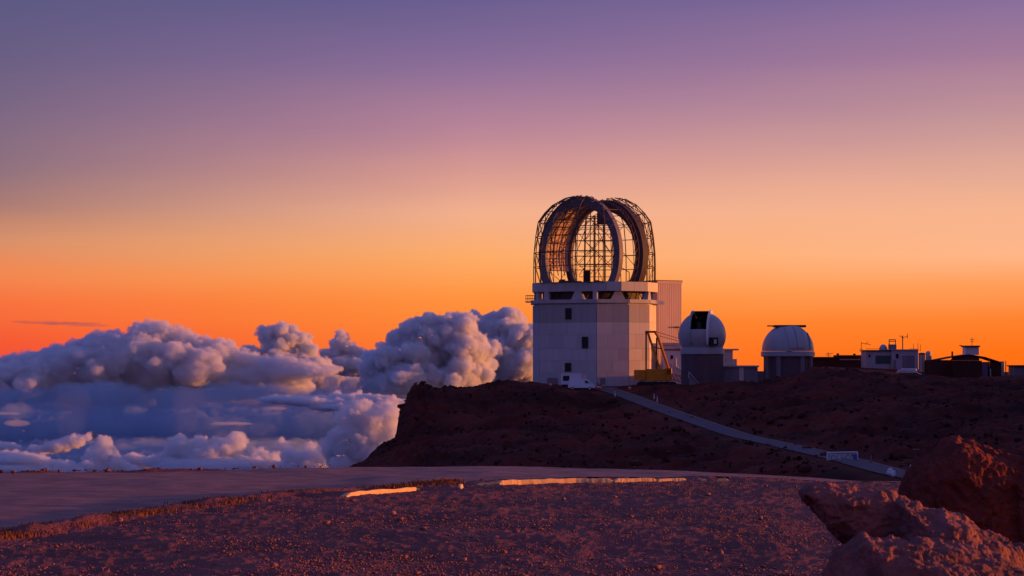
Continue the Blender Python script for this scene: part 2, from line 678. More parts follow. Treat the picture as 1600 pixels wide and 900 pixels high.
def scatter_mesh(name, pts, sizes, m, flat=0.7, base='ico'):
    """many small rough stones as one mesh"""
    ico_v = []
    t = (1 + 5 ** 0.5) / 2
    for a in (-1, 1):
        for b in (-t, t):
            ico_v += [(0, a, b), (a, b, 0), (b, 0, a)]
    bm = bmesh.new()
    bmesh.ops.create_icosphere(bm, subdivisions=1, radius=1.0)
    bv = np.array([v.co[:] for v in bm.verts])
    bf = np.array([[v.index for v in f.verts] for f in bm.faces])
    bm.free()
    n = len(pts)
    k = len(bv)
    jit = 1 + 0.38 * (rng.random((n, k, 1)) - 0.5) * 2
    sc = np.stack([0.7 + 0.6 * rng.random(n), 0.7 + 0.6 * rng.random(n), flat * (0.6 + 0.6 * rng.random(n))], 1)[:, None, :]
    v = bv[None] * jit * sc * sizes[:, None, None]
    a = rng.random(n) * 2 * PI
    ca, sa = np.cos(a)[:, None], np.sin(a)[:, None]
    v = np.stack([v[..., 0] * ca - v[..., 1] * sa, v[..., 0] * sa + v[..., 1] * ca, v[..., 2]], -1) + pts[:, None, :]
    f = (bf[None] + (np.arange(n) * k)[:, None, None]).reshape(-1, 3)
    me = bpy.data.meshes.new(name)
    me.vertices.add(n * k)
    me.vertices.foreach_set('co', v.ravel())
    me.loops.add(f.size)
    me.loops.foreach_set('vertex_index', f.ravel())
    me.polygons.add(len(f))
    me.polygons.foreach_set('loop_start', np.arange(0, f.size, 3))
    me.polygons.foreach_set('loop_total', np.full(len(f), 3))
    me.update()
    return link(name, me, m)


# loose gravel
n = 52000
pu = rng.uniform(-80, 1680, n)
pY = 1.0 / rng.uniform(1 / 40.0, 1 / 15.0, n)
keep = pY < edge_Y(pu) - 0.15
pu, pY = pu[keep], pY[keep]
pX = (pu - 800) / F * pY
clump = fbm(pX * 0.8, pY * 0.8, 3)
keep = rng.random(len(pX)) < 0.5 + 0.75 * clump
pX, pY = pX[keep], pY[keep]
sz = 0.005 + 0.011 * rng.random(len(pX)) ** 2.5 + 0.04 * (rng.random(len(pX)) > 0.993) * rng.random(len(pX))
pts = np.stack([pX, pY, ground_z(pX, pY) + sz * 0.25 + 0.005], 1)
o = scatter_mesh('loose_gravel', pts, sz, M_stone)
o['kind'] = 'stuff'

# rubble along the far lip, left
n = 150
pu = rng.uniform(-60, 520, n)
pY = crest(pu) - 0.25 + 0.25 * rng.standard_normal(n)
pX = (pu - 800) / F * pY
sz = 0.010 + 0.035 * rng.random(n) ** 3
pts = np.stack([pX, pY, ground_z(pX, pY) + 0.03], 1)
o = scatter_mesh('edge_rubble', pts, sz, M_rock)
o['kind'] = 'stuff'


# dry grass on the berm
def grass_mesh(n, px0, px1, hmin, hmax):
    v, f = [], []
    pu = rng.uniform(px0, px1, n)
    off = rng.normal(0.22, 0.28, n)
    eY = edge_Y(pu) - off
    eX = (pu - 800) / F * eY
    ez = ground_z(eX, eY)
    dens = fbm(eX * 1.4, eY * 1.4, 3)
    for i in range(n):
        if rng.random() > 0.35 + 0.9 * dens[i]:
            continue
        for b in range(5):
            a = rng.random() * 2 * PI
            h = hmin + (hmax - hmin) * rng.random()
            lean = 0.5 * h * rng.random()
            w = 0.004 + 0.004 * rng.random()
            bx = eX[i] + 0.05 * rng.standard_normal()
            by = eY[i] + 0.05 * rng.standard_normal()
            d = Vector((math.cos(a), math.sin(a), 0))
            s = Vector((-d.y, d.x, 0)) * w
            p = Vector((bx, by, ez[i] + 0.02))
            q = p + d * lean * 0.4 + Vector((0, 0, h * 0.6))
            tp = p + d * lean + Vector((0, 0, h))
            k = len(v)
            v += [p - s, p + s, q + s * 0.8, q - s * 0.8, tp]
            f += [(k, k + 1, k + 2, k + 3), (k + 3, k + 2, k + 4)]
    return mesh_from('dry_grass', v, f)


o = link('dry_grass', grass_mesh(4200, -60, 720, 0.012, 0.055), M_grass)
o['kind'] = 'stuff'


# sunlit kerb remnants
def kerb(path, label, h0=0.075, w=0.10):
    h0 *= 0.72
    pts = []
    for (a, b) in zip(path[:-1], path[1:]):
        for t in np.linspace(0, 1, 14, endpoint=False):
            pts.append((a[0] + (b[0] - a[0]) * t, a[1] + (b[1] - a[1]) * t))
    pts.append(path[-1])
    W = []
    for (px, py) in pts:
        Y = depth_on(py)
        W.append(Vector(((px - 800) / F * Y, Y, 0)))
    v, f = [], []
    n = len(W)
    for i, p in enumerate(W):
        d = (W[min(i + 1, n - 1)] - W[max(i - 1, 0)]).normalized()
        nn = Vector((d.y, -d.x, 0))          # towards the camera and the sun
        tap = min(1.0, 0.45 + 1.2 * min(i, n - 1 - i) / 4)
        hh = h0 * tap * (1.0 + 0.22 * mnoise.fractal(Vector((p.x * 3.0, p.y * 3.0, h0 * 40)), 0.8, 2.0, 3))
        ww = w * (0.9 + 0.2 * random.random())
        jj = 0.006 * (random.random() - 0.5)
        pr = [(jj, -0.04), (jj - 0.006, hh * 0.6), (-0.015 + jj, hh * 0.94), (-0.045, hh), (-ww, hh * 0.8), (-ww - 0.03, -0.04)]
        gz = float(ground_z(np.array([p.x]), np.array([p.y]))[0])
        for (a, b) in pr:
            v.append(p + nn * a + Vector((0, 0, b + gz)))
    m = 6
    for i in range(n - 1):
        for j in range(m - 1):
            f.append((i * m + j, (i + 1) * m + j, (i + 1) * m + j + 1, i * m + j + 1))
    f.append(tuple(range(m)))
    f.append(tuple((n - 1) * m + j for j in range(m))[::-1])
    me = mesh_from('kerb', v, f)
    o = link('kerb', me, M_kerb)
    tag(o, label, 'kerb', 'sunlit kerb pieces at the road edge')


kerb([(543, 781), (600, 772), (657, 764)], 'slanting sunlit kerb piece at the end of the dry grass berm')
kerb([(721, 764.5), (724.5, 763)], 'tiny upright sunlit kerb stub standing alone at the road edge', 0.085, 0.02)
kerb([(750, 759), (778, 758)], 'short low sunlit kerb piece between the lone stub and the longest kerb', 0.04)
kerb([(781, 759), (815, 757.5), (900, 755), (958, 754.5)], 'longest sunlit kerb piece with a ragged top at the road edge', 0.085)
kerb([(961, 754.5), (1000, 753.5), (1026, 753)], 'second sunlit kerb length butting the longest kerb piece', 0.075)
kerb([(1029, 753), (1050, 752.4), (1073, 752)], 'short tapering end length of the sunlit kerb row', 0.065)
kerb([(1096, 752), (1104, 752)], 'crumbled kerb bit just past the end of the sunlit row', 0.045)
kerb([(1121, 752), (1139, 752)], 'last crumbled kerb bit far past the sunlit row', 0.045)


# ------------------------------------------------------------------ BOULDERS
def boulder(name, label, Y, profs, voxel, m, amp, seed, rgh=1.0):
    """profs: (outline in photograph pixels, half depth, depth offset) - each becomes a cut block of stone"""
    s = Y / F
    rr = random.Random(int(seed * 7))
    base = at(profs[0][0][0][0], HOR + EYE / s, Y)
    base.z = 0
    H = []
    for (prof, hd, dy) in profs:
        cx = sum(p[0] for p in prof) / len(prof)
        cy = sum(p[1] for p in prof) / len(prof)
        pts = []
        for (x, y) in prof:
            for (sh, t) in ((1.0, rr.uniform(-0.25, 0.25)), (rr.uniform(0.72, 0.9), rr.uniform(0.55, 0.8)), (rr.uniform(0.72, 0.92), -rr.uniform(0.5, 0.8)), (rr.uniform(0.3, 0.55), 1.0), (rr.uniform(0.3, 0.6), -1.0)):
                p = at(cx + (x - cx) * sh, cy + (y - cy) * sh, Y)
                p.y += (dy + hd * t) * s
                pts.append(p - base)
        H.append(pts)
    me = blob_mesh(name, [], voxel, 2, H)
    off = Vector((seed * 3.1, seed * 1.7, seed * 5.3))

    def fn(p):
        q = p + np.array(off[:])
        warp = 0.22 * np.stack([noise3(q * 4), noise3(q * 4 + 9), noise3(q * 4 + 23)], 1)
        d = 0.25 * fbm3(q * 2.3, 3, 0.5)
        for sc, k in ((3.6, 0.55), (8.0, 0.45), (19.0, 0.2)):
            f1, f2, cell, tl = voro3(q * sc + warp * sc * 0.4)
            e = np.clip((f2 - f1) * 7, 0, 1)
            d = d + k * (1.3 * (cell - 0.5) + 2.2 * tl) * e - k * 0.35 * (1 - e)
        d = d + rgh * (0.22 * fbm3(q * 14, 5, 0.6, True) + 0.16 * fbm3(q * 40, 3, 0.6))
        return amp * 0.8 * d
    displace(me, fn)
    o = link(name, me, m, loc=base, smooth=True)
    tag(o, label, 'boulder', 'boulders at the edge of the gravel')
    return o


boulder('boulder', 'big rough boulder with a pointed tip overhanging the gravel', 9.2,
        [([(1400, 790), (1480, 800), (1545, 828), (1610, 866), (1690, 980), (1680, 1262), (1360, 1262), (1330, 1040), (1318, 862)], 150, 10),
         ([(1246, 766), (1264, 759), (1330, 757), (1402, 776), (1450, 830), (1430, 900), (1322, 856), (1282, 810)], 70, -10),
         ([(1380, 772), (1440, 786), (1500, 812), (1530, 870), (1470, 930), (1370, 890)], 120, -40)], 0.0055, M_rock, 0.034, 1.0)
boulder('boulder', 'low rounded boulder leaning against the foot of the pointed boulder', 8.2,
        [([(1282, 905), (1300, 862), (1345, 836), (1440, 846), (1520, 880), (1600, 960), (1640, 1380), (1262, 1380), (1268, 1020)], 150, 0),
         ([(1440, 850), (1520, 852), (1600, 884), (1660, 960), (1600, 1100), (1430, 980)], 100, 30)], 0.0055, M_rock, 0.032, 4.0)
boulder('boulder', 'dark red boulder with a peaked top behind the pointed boulder', 14.0,
        [([(1404, 800), (1410, 742), (1440, 706), (1478, 683), (1498, 680), (1534, 698), (1600, 720), (1640, 1006), (1412, 1006), (1400, 900)], 110, 0),
         ([(1520, 704), (1580, 698), (1660, 706), (1740, 760), (1760, 1006), (1500, 1006)], 120, 20)],
        0.008, M_redrock, 0.042, 9.0)

# ------------------------------------------------------------------ HILL WITH THE OBSERVATORIES
# key columns: photograph column -> [(distance, row or ('z', height))]
Zv = lambda z: ('z', z)
cols = {
    -900: [(45, Zv(-6)), (250, Zv(-60)), (480, Zv(-110)), (1200, Zv(-380))],
    300: [(45, Zv(-6)), (250, Zv(-48)), (480, Zv(-90)), (1200, Zv(-350))],
    480: [(45, Zv(-6)), (250, Zv(-36)), (400, Zv(-34)), (520, Zv(-80)), (1200, Zv(-350))],
    540: [(45, Zv(-6)), (250, Zv(-26)), (400, 724), (440, Zv(-30)), (1200, Zv(-350))],
    590: [(45, Zv(-6)), (250, Zv(-22)), (360, 726), (408, 697), (440, 712), (520, Zv(-50)), (1200, Zv(-350))],
    618: [(45, Zv(-6)), (250, Zv(-20)), (350, 726), (415, 686), (445, 690), (520, Zv(-45)), (1200, Zv(-350))],
    626: [(45, Zv(-6)), (250, Zv(-19)), (345, 726), (410, 684), (434, 634), (455, 640), (520, Zv(-40)), (1200, Zv(-350))],
    648: [(45, Zv(-6)), (250, Zv(-19)), (340, 726), (400, 686), (436, 616), (460, 612.5), (490, 616), (540, Zv(-30)), (1200, Zv(-340))],
    700: [(45, Zv(-6)), (250, Zv(-18)), (335, 727), (400, 676), (440, 626), (458, 607), (500, 605), (560, Zv(-18)), (1200, Zv(-330))],
    830: [(45, Zv(-6)), (250, Zv(-18)), (330, 727), (400, 664), (450, 612), (472, 600), (540, 598), (600, Zv(-18)), (1200, Zv(-320))],
    900: [(45, Zv(-6)), (250, Zv(-17)), (325, 727), (400, 664), (452, 620), (470, 611), (482, 603), (545, 596), (600, Zv(-16)), (1200, Zv(-320))],
    960: [(45, Zv(-6)), (250, Zv(-17)), (320, 727), (400, 668), (445, 628), (464, 613), (484, 602), (545, 595), (610, Zv(-16)), (1200, Zv(-320))],
    1060: [(45, Zv(-6)), (250, Zv(-16)), (310, 727), (405, 650), (450, 612), (468, 602), (486, 601), (550, 594), (620, Zv(-14)), (1200, Zv(-310))],
    1180: [(45, Zv(-6)), (250, Zv(-15)), (300, 722), (348, 684), (405, 642), (450, 606), (468, 600), (490, 596), (550, 588), (620, Zv(-12)), (1200, Zv(-310))],
    1280: [(45, Zv(-6)), (230, Zv(-14)), (305, 708), (350, 680), (400, 632), (440, 582), (456, 573), (500, 573), (560, 572), (620, Zv(-10)), (1200, Zv(-300))],
    1400: [(45, Zv(-6)), (220, Zv(-13)), (262, 742), (300, 704), (350, 660), (400, 626), (440, 592), (460, 587), (488, 585), (503, 576), (560, 573), (620, Zv(-9)), (1200, Zv(-300))],
    1500: [(45, Zv(-6)), (220, Zv(-12.6)), (255, 742), (300, 698), (350, 660), (400, 630), (440, 602), (465, 595), (490, 593), (510, 588), (570, 582), (640, Zv(-9)), (1200, Zv(-300))],
    1600: [(45, Zv(-6)), (220, Zv(-12)), (250, 742), (300, 696), (350, 660), (400, 630), (440, 598), (470, 588), (520, 583), (580, 580), (650, Zv(-10)), (1200, Zv(-300))],
    1660: [(45, Zv(-6)), (220, Zv(-12)), (250, 742), (300, 694), (350, 658), (400, 628), (440, 597), (470, 587), (520, 583), (580, 580), (650, Zv(-10)), (1200, Zv(-300))],
    1960: [(45, Zv(-6)), (150, Zv(-8)), (200, Zv(4)), (250, Zv(14)), (330, Zv(23)), (465, Zv(24)), (486, Zv(18)), (492, Zv(3)), (520, Zv(1)), (600, Zv(0)), (700, Zv(-12)), (1200, Zv(-300))],  # added steep ridge out of view, shaped to shade hillside and small domes
    2300: [(45, Zv(-6)), (220, Zv(-12)), (250, 742), (300, 696), (350, 650), (400, 610), (440, 580), (480, 570), (540, 566), (600, 566), (700, Zv(-12)), (1200, Zv(-300))],
    3400: [(45, Zv(-6)), (220, Zv(-14)), (300, Zv(-14)), (400, Zv(-12)), (480, Zv(-8)), (600, Zv(-12)), (1200, Zv(-300))],
}
road_pts = [(1470, 755, 246), (1440, 748, 252), (1400, 740, 261), (1350, 727, 279), (1310, 716, 295), (1200, 691, 341), (1155, 681, 361), (1100, 663, 386), (1040, 642, 420), (1000, 627, 442),
            (975, 617.5, 458), (955, 611, 471), (940, 606.5, 482), (925, 605, 489)]
RP = [at(a, b, c) for a, b, c in road_pts]


def smooth_path(P, n):
    out = []
    for i in range(len(P) - 1):
        p0, p1, p2, p3 = P[max(i - 1, 0)], P[i], P[i + 1], P[min(i + 2, len(P) - 1)]
        for t in np.linspace(0, 1, n, endpoint=False):
            out.append(0.5 * ((2 * p1) + (p2 - p0) * t + (2 * p0 - 5 * p1 + 4 * p2 - p3) * t * t + (-p0 + 3 * p1 - 3 * p2 + p3) * t ** 3))
    out.append(P[-1])
    return out


RPs = smooth_path(RP, 12)
RPn = np.array([p[:] for p in RPs])

cpx = np.array(sorted(cols))
ygrid = np.concatenate([np.linspace(45, 225, 30), np.linspace(230, 620, 330), np.geomspace(625, 1200, 20)])
tab = []
for c in cpx:
    ys = [k[0] for k in cols[c]]
    zs = [k[1][1] if isinstance(k[1], tuple) else EYE + (HOR - k[1]) / F * k[0] for k in cols[c]]
    tab.append(np.interp(ygrid, ys, zs))
tab = np.array(tab)
ker = np.exp(-np.linspace(-2, 2, 9) ** 2)
ker /= ker.sum()
tab = np.array([np.convolve(np.pad(r, 4, mode='edge'), ker, 'valid') for r in tab])
uh = np.concatenate([np.linspace(-900, 520, 50), np.linspace(530, 1680, 760), np.linspace(1690, 3400, 70)])
H0 = np.array([np.interp(uh, cpx, tab[:, j]) for j in range(len(ygrid))]).T
UH, YH = np.meshgrid(uh, ygrid, indexing='ij')
XH = (UH - 800) / F * YH


def plateau_mask(U, Y):
    m = np.clip((Y - 455) / 20, 0, 1) * np.clip((U - 800) / 60, 0, 1)
    return m


def hill_noise(X, Y, U):
    a = 1.0 - 0.93 * plateau_mask(U, Y)
    nz = 1.0 * fbm(X * 0.045, Y * 0.045, 3) + 0.75 * fbm(X * 0.2, Y * 0.2, 5, 0.62)
    gul = np.abs(vnoise(X * 0.11 + 0.5 * vnoise(X * 0.05, Y * 0.05), Y * 0.018))
    nz = nz - 1.1 * np.clip(0.35 - gul, 0, 1) * 2
    left = np.exp(-((U - 640) / 45) ** 2)
    nz = nz + left * 1.0 * fbm(X * 0.5 + 9, Y * 0.5, 3, 0.6)
    return nz * a


ZH = H0 + hill_noise(XH, YH, UH)
# cut the road bench into the slope
dmin = np.full(XH.shape, 1e9)
zroad = np.zeros(XH.shape)
for p in RPn:
    d = np.hypot(XH - p[0], YH - p[1])
    w = d < dmin
    dmin[w] = d[w]
    zroad[w] = p[2]
wgt = np.clip(1 - (dmin - 4.4) / 4.0, 0, 1)
wgt = wgt * wgt * (3 - 2 * wgt)
ZH = ZH * (1 - wgt) + (zroad - 0.04) * wgt
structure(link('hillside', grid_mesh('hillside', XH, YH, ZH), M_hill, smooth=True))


def hill_at(X, Y):
    U = 800 + F * X / Y
    i = np.clip(np.searchsorted(uh, U) - 1, 0, len(uh) - 2)
    j = np.clip(np.searchsorted(ygrid, Y) - 1, 0, len(ygrid) - 2)
    fu = np.clip((U - uh[i]) / (uh[i + 1] - uh[i]), 0, 1)
    fv = np.clip((Y - ygrid[j]) / (ygrid[j + 1] - ygrid[j]), 0, 1)
    return (ZH[i, j] * (1 - fu) * (1 - fv) + ZH[i + 1, j] * fu * (1 - fv) + ZH[i, j + 1] * (1 - fu) * fv + ZH[i + 1, j + 1] * fu * fv)


def hz(X, Y):
    return float(hill_at(np.array([X]), np.array([Y]))[0])


# road ribbon up the hill, with a paler gravelled edge on the uphill side
def ribbon(name, off0, off1, dz, m):
    v, f = [], []
    for i, p in enumerate(RPs):
        d = RPs[min(i + 1, len(RPs) - 1)] - RPs[max(i - 1, 0)]
        d.z = 0
        d.normalize()
        nn = Vector((d.y, -d.x, 0))
        for k in range(5):
            o = off0 + (off1 - off0) * k / 4
            v.append(p + nn * o + Vector((0, 0, dz)))
    for i in range(len(RPs) - 1):
        for k in range(4):
            f.append((i * 5 + k, i * 5 + k + 1, i * 5 + k + 6, i * 5 + k + 5))
    return structure(link(name, mesh_from(name, v, f), m, smooth=True))


M_edge = mat('road_edge', (0.30, 0.20, 0.17), 0.9, scale=0.5)
ribbon('hill_road', -1.95, 1.95, 0.06, M_hroad)
ribbon('hill_road_edge', 1.95, 2.35, 0.09, M_edge)

# rocks and scrub strewn over the slope
n = 5200
pu = rng.uniform(540, 1680, n)
pY = rng.uniform(270, 470, n)
pX = (pu - 800) / F * pY
dr = np.min(np.hypot(pX[:, None] - RPn[None, ::4, 0], pY[:, None] - RPn[None, ::4, 1]), 1)
kp = (dr > 4.5) & (rng.random(n) < 0.6 + 0.5 * fbm(pX * 0.05, pY * 0.05, 3))
pX, pY = pX[kp], pY[kp]
sz = 0.12 + 0.5 * rng.random(len(pX)) ** 4 + 0.7 * (rng.random(len(pX)) > 0.99)
o = scatter_mesh('hillside_rocks', np.stack([pX, pY, hill_at(pX, pY) + sz * 0.2], 1), sz, M_hillrock)
o['kind'] = 'stuff'


def scrub_mesh(X, Y, Z, S):
    v, f = [], []
    for x, y, z, s in zip(X, Y, Z, S):
        for b in range(14):
            a = rng.random() * 2 * PI
            e = rng.random() * 1.2
            d = Vector((math.cos(a) * math.sin(e), math.sin(a) * math.sin(e), math.cos(e)))
            p = Vector((x, y, z)) + d * s * rng.uniform(0.3, 0.9)
            q = Vector(rng.standard_normal(3)).normalized() * s * 0.33
            r = Vector(rng.standard_normal(3)).normalized() * s * 0.33
            k = len(v)
            v += [p - q, p + r, p + q, p - r]
            f.append((k, k + 1, k + 2, k + 3))
    return mesh_from('hillside_scrub', v, f)


n = 1500
pu = np.concatenate([rng.uniform(560, 1650, n), rng.uniform(615, 860, 500)])
pY = np.concatenate([rng.uniform(280, 468, n), rng.uniform(425, 468, 500)])
pX = (pu - 800) / F * pY
dr = np.min(np.hypot(pX[:, None] - RPn[None, ::4, 0], pY[:, None] - RPn[None, ::4, 1]), 1)
kp = (dr > 4.5) & (rng.random(len(pX)) < 0.5 + 0.6 * fbm(pX * 0.06 + 4, pY * 0.06, 3)) & (pY < np.interp(pu, [800, 860, 1000], [470, 460, 440]))
pX, pY = pX[kp], pY[kp]
o = link('hillside_scrub', scrub_mesh(pX, pY, hill_at(pX, pY), 0.25 + 0.45 * rng.random(len(pX)) ** 2), M_scrub)
o['kind'] = 'stuff'


# ------------------------------------------------------------------ BIG OPEN-FRAME OBSERVATORY
S0 = 500.0 / F
OB = at(929, 600, 500)
tower = thing('observatory_tower', 'tall pale panelled observatory tower crowned by an open steel dome frame', 'observatory', OB)
lx = lambda px: (px - 929) * S0
lz = lambda py: (600 - py) * S0
plan = [(-13.5, -3.0), (-12.1, -6.0), (0.0, -12.8), (6.9, -11.6), (11.4, -8.6), (13.3, -2.0), (13.3, 6.0), (6.0, 13.0), (-6.0, 13.0), (-13.5, 6.0)]


def grow(poly, k):
    return [(x * k, y * k) for x, y in poly]


MB().prism(grow(plan, 0.985), -1.8, lz(476)).build('wall', M_joint, tower)
rows = [-0.35, lz(581), lz(563), lz(545), lz(523), lz(505), lz(478)]
pan_cache = {}


def panels_on(P0, P1, zs, nc, m, thick, gap, name, parent, skip=()):
    a, b = Vector((*P0, 0)), Vector((*P1, 0))
    L = (b - a).length
    d = (b - a) / L
    ang = math.atan2(d.y, d.x)
    for r in range(len(zs) - 1):
        cuts = [0.0] + [(c + (0.33 * ((r * 7 + nc * 3) % 3 - 1) if len(zs) > 2 else 0.0)) / nc for c in range(1, nc)] + [1.0]
        for c in range(nc):
            w, h = L * (cuts[c + 1] - cuts[c]), zs[r + 1] - zs[r]
            key = (name, m.name, round(w, 3), round(h, 3))
            if key not in pan_cache:
                q = MB()
                q.box(gap / 2, w - gap / 2, -thick, 0.06, gap / 2, h - gap / 2)
                me = mesh_from(name, q.v, q.f)
                me.materials.append(m)
                pan_cache[key] = me
            o = link(name, pan_cache[key], None, parent)
            o.location = a + d * (L * cuts[c]) + Vector((0, 0, zs[r]))
            o.rotation_euler = (0, 0, ang)


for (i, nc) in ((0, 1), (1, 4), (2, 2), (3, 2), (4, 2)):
    panels_on(plan[i], plan[i + 1], rows[:-1], nc, M_sunlit if i == 4 else M_panel, 0.16, 0.035, 'panel', tower)  # sunward face takes the panel colour with sunlight painted in
    panels_on(plan[i], plan[i + 1], rows[-2:], nc, M_sunlit if i == 4 else M_panel2, 0.16, 0.035, 'panel', tower)


# windows on the broad left-facing front
def on_face(P0, P1, px, out=0.0):
    """point of plan line P0-P1 that stands in photograph column px"""
    t = (lx(px) - P0[0]) / (P1[0] - P0[0])
    a, b = Vector((*P0, 0)), Vector((*P1, 0))
    d = (b - a).normalized()
    return a + (b - a) * t + Vector((d.y, -d.x, 0)) * out, math.atan2(d.y, d.x)


for (px0, px1, py0, py1) in ((882.5, 892, 483, 500.5), (907.5, 917, 527, 545), (882, 891.5, 567, 580.5)):
    p, ang = on_face(plan[1], plan[2], px0, 0.0)
    p2, _ = on_face(plan[1], plan[2], px1, 0.0)
    w = (p2 - p).length
    h = lz(py0) - lz(py1)
    q = MB()
    t = 0.14
    q.box(0, t, -0.30, 0.02, 0, h).box(w - t, w, -0.30, 0.02, 0, h).box(t, w - t, -0.30, 0.02, h - t, h).box(t, w - t, -0.34, 0.02, 0, t)
    wf = q.build('window', M_dkarch, tower)
    wf.location = p + Vector((0, 0, lz(py1)))
    wf.rotation_euler = (0, 0, ang)
    MB().box(t, w - t, -0.20, -0.17, t, h - t).build('pane', M_dark, wf)

# a faint service door and louvre low on the faces
for (face, px0, px1, py0, py1, m) in ((1, 855, 871, 590, 600, M_wall2), (2, 934, 942, 590, 600, M_wall2), (3, 995, 1003, 588, 599, M_wall2)):
    p, ang = on_face(plan[face], plan[face + 1], px0)
    p2, _ = on_face(plan[face], plan[face + 1], px1)
    o = MB().box(0, (p2 - p).length, -0.22, 0, 0, lz(py0) - lz(py1)).build('door', m, tower)
    o.location = p + Vector((0, 0, lz(py1)))
    o.rotation_euler = (0, 0, ang)

# ledge above the walls, pedestals, inner core, carousel band
MB().ring(grow(plan, 1.035), grow(plan, 0.80), lz(475.5), lz(470)).build('ledge', M_band, tower)
MB().lathe([(9.9, lz(470)), (9.9, lz(456))], 24, cap_top=False).build('core', M_dkarch, tower, smooth=True)
band = [(-13.6, -2.0), (-12.6, -5.6), (2.0, -13.3), (5.2, -13.0), (11.0, -9.4), (13.6, -3.0), (13.6, 6.0), (6.0, 13.2), (-6.0, 13.2), (-13.6, 6.0)]
MB().ring(grow(band, 0.985), grow(band, 0.86), lz(457.5), lz(443.5)).build('carousel', M_joint, tower)
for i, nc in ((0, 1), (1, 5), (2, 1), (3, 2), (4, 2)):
    panels_on(band[i], band[i + 1], [lz(457.5), lz(443)], nc, M_sunlit if i == 4 else M_band, 0.14, 0.05, 'band_panel', tower)
# deck closing the top of the carousel
MB().ring(grow(band, 0.95), grow(band, 0.62), lz(446), lz(444.6)).build('deck', M_steel, tower)


def along(poly, k, t):
    """point at fraction t round the polygon"""
    pts = [Vector((*p, 0)) * k for p in poly]
    n = len(pts)
    L = [(pts[(i + 1) % n] - pts[i]).length for i in range(n)]
    s = t * sum(L)
    for i in range(n):
        if s <= L[i]:
            d = (pts[(i + 1) % n] - pts[i]) / L[i]
            return pts[i] + d * s, math.atan2(d.y, d.x)
        s -= L[i]
    return pts[0], 0


for px, face in ((838.5, 0), (852.5, 1), (900, 1), (962, 2), (1012, 4), (926, 1)):
    p, ang = on_face(plan[face], plan[face + 1], px, -0.35)
    wb, wt = (1.6, 0.65) if px in (900, 962, 1012) else (0.55, 0.55)
    if px == 926:
        wb, wt = 0.5, 0.5
    z0, z1 = lz(470), lz(457.5)
    q = MB().add([(-wb, -0.3, z0), (wb, -0.3, z0), (wb, 0.6, z0), (-wb, 0.6, z0), (-wt, -0.3, z1), (wt, -0.3, z1), (wt, 0.6, z1), (-wt, 0.6, z1)],
                 [(0, 3, 2, 1), (4, 5, 6, 7), (0, 1, 5, 4), (1, 2, 6, 5), (2, 3, 7, 6), (3, 0, 4, 7)])
    o = q.build('pedestal', M_band, tower)
    o.location = p
    o.rotation_euler = (0, 0, ang)
for t in (0.50, 0.56, 0.63, 0.70, 0.78, 0.86, 0.93):
    p, ang = along(plan, 0.95, t)
    o = MB().box(-0.5, 0.5, -0.4, 0.4, lz(470), lz(457.5)).build('pedestal', M_band, tower)
    o.location = p
    o.rotation_euler = (0, 0, ang)
# bogie beams under the band, seen dark in the gap
q = MB()
for t in np.linspace(0.02, 0.98, 40):
    p, ang = along(plan, 0.90, t)
    q.tube(p + Vector((0, 0, lz(470))), p + Vector((0.8 * math.cos(ang), 0.8 * math.sin(ang), lz(457.5))), 0.10, 5)
q.build('bogie_struts', M_steel, tower)['kind'] = 'stuff'


# balconies
def balcony(px0, px1, y0, y1, pyt, pyb, m):
    z0, z1 = lz(pyb), lz(pyt)
    q = MB().box(lx(px0), lx(px1), y0, y1, z0 - 0.12, z0 + 0.08)
    b = q.build('balcony', m, tower)
    r = MB()
    xs = np.linspace(lx(px0) + 0.05, lx(px1) - 0.05, 6)
    for y in (y0 + 0.05, y1 - 0.05):
        for x in xs:
            r.tube((x, y, z0), (x, y, z1), 0.04, 5)
        for k in (0.5, 1.0):
            r.tube((xs[0], y, z0 + (z1 - z0) * k), (xs[-1], y, z0 + (z1 - z0) * k), 0.04, 5)
    for x in (xs[0], xs[-1]):
        r.tube((x, y0 + 0.05, z1), (x, y1 - 0.05, z1), 0.04, 5)
    r.build('railing', m, b)


balcony(821, 835, -2.5, 0.5, 462, 472, M_steel)
balcony(1024, 1036, -4.0, -2.0, 471, 475.5, M_white)

# the dome frame: arches in vertical planes, seen obliquely
AD = Vector((0.667, -0.745, 0))       # near end of each arch plane
AN = Vector((0.745, 0.667, 0))        # axis across the arches
AC = Vector((0, 0, lz(400)))


def ap(t, r, phi):
    return AC + AN * t + AD * (r * math.cos(phi)) + Vector((0, 0, r * math.sin(phi)))


def arch(rin, rout, t0, t1, p0, p1, n=72):
    q = MB()
    v, f = [], []
    for i in range(n + 1):
        ph = R(p0 + (p1 - p0) * i / n)
        v += [ap(t0, rin, ph), ap(t1, rin, ph), ap(t1, rout, ph), ap(t0, rout, ph)]
    for i in range(n):
        for j in range(4):
            k = (j + 1) % 4
            f.append((4 * i + j, 4 * i + k, 4 * i + 4 + k, 4 * i + 4 + j))
    f.append((0, 3, 2, 1))
    f.append((4 * n, 4 * n + 1, 4 * n + 2, 4 * n + 3))
    return q.add(v, f)


arch(10.8, 12.7, -4.75, -4.05, -34, 214).build('arch_girder', M_arch, tower)
arch(12.7, 12.88, -4.95, -3.85, -30, 210).build('arch_flange', M_arch, tower)
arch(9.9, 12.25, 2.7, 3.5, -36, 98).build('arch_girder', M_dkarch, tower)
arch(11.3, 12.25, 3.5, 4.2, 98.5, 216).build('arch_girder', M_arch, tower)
arch(12.25, 12.42, 2.65, 4.3, -30, 210).build('arch_flange', M_dkarch, tower)
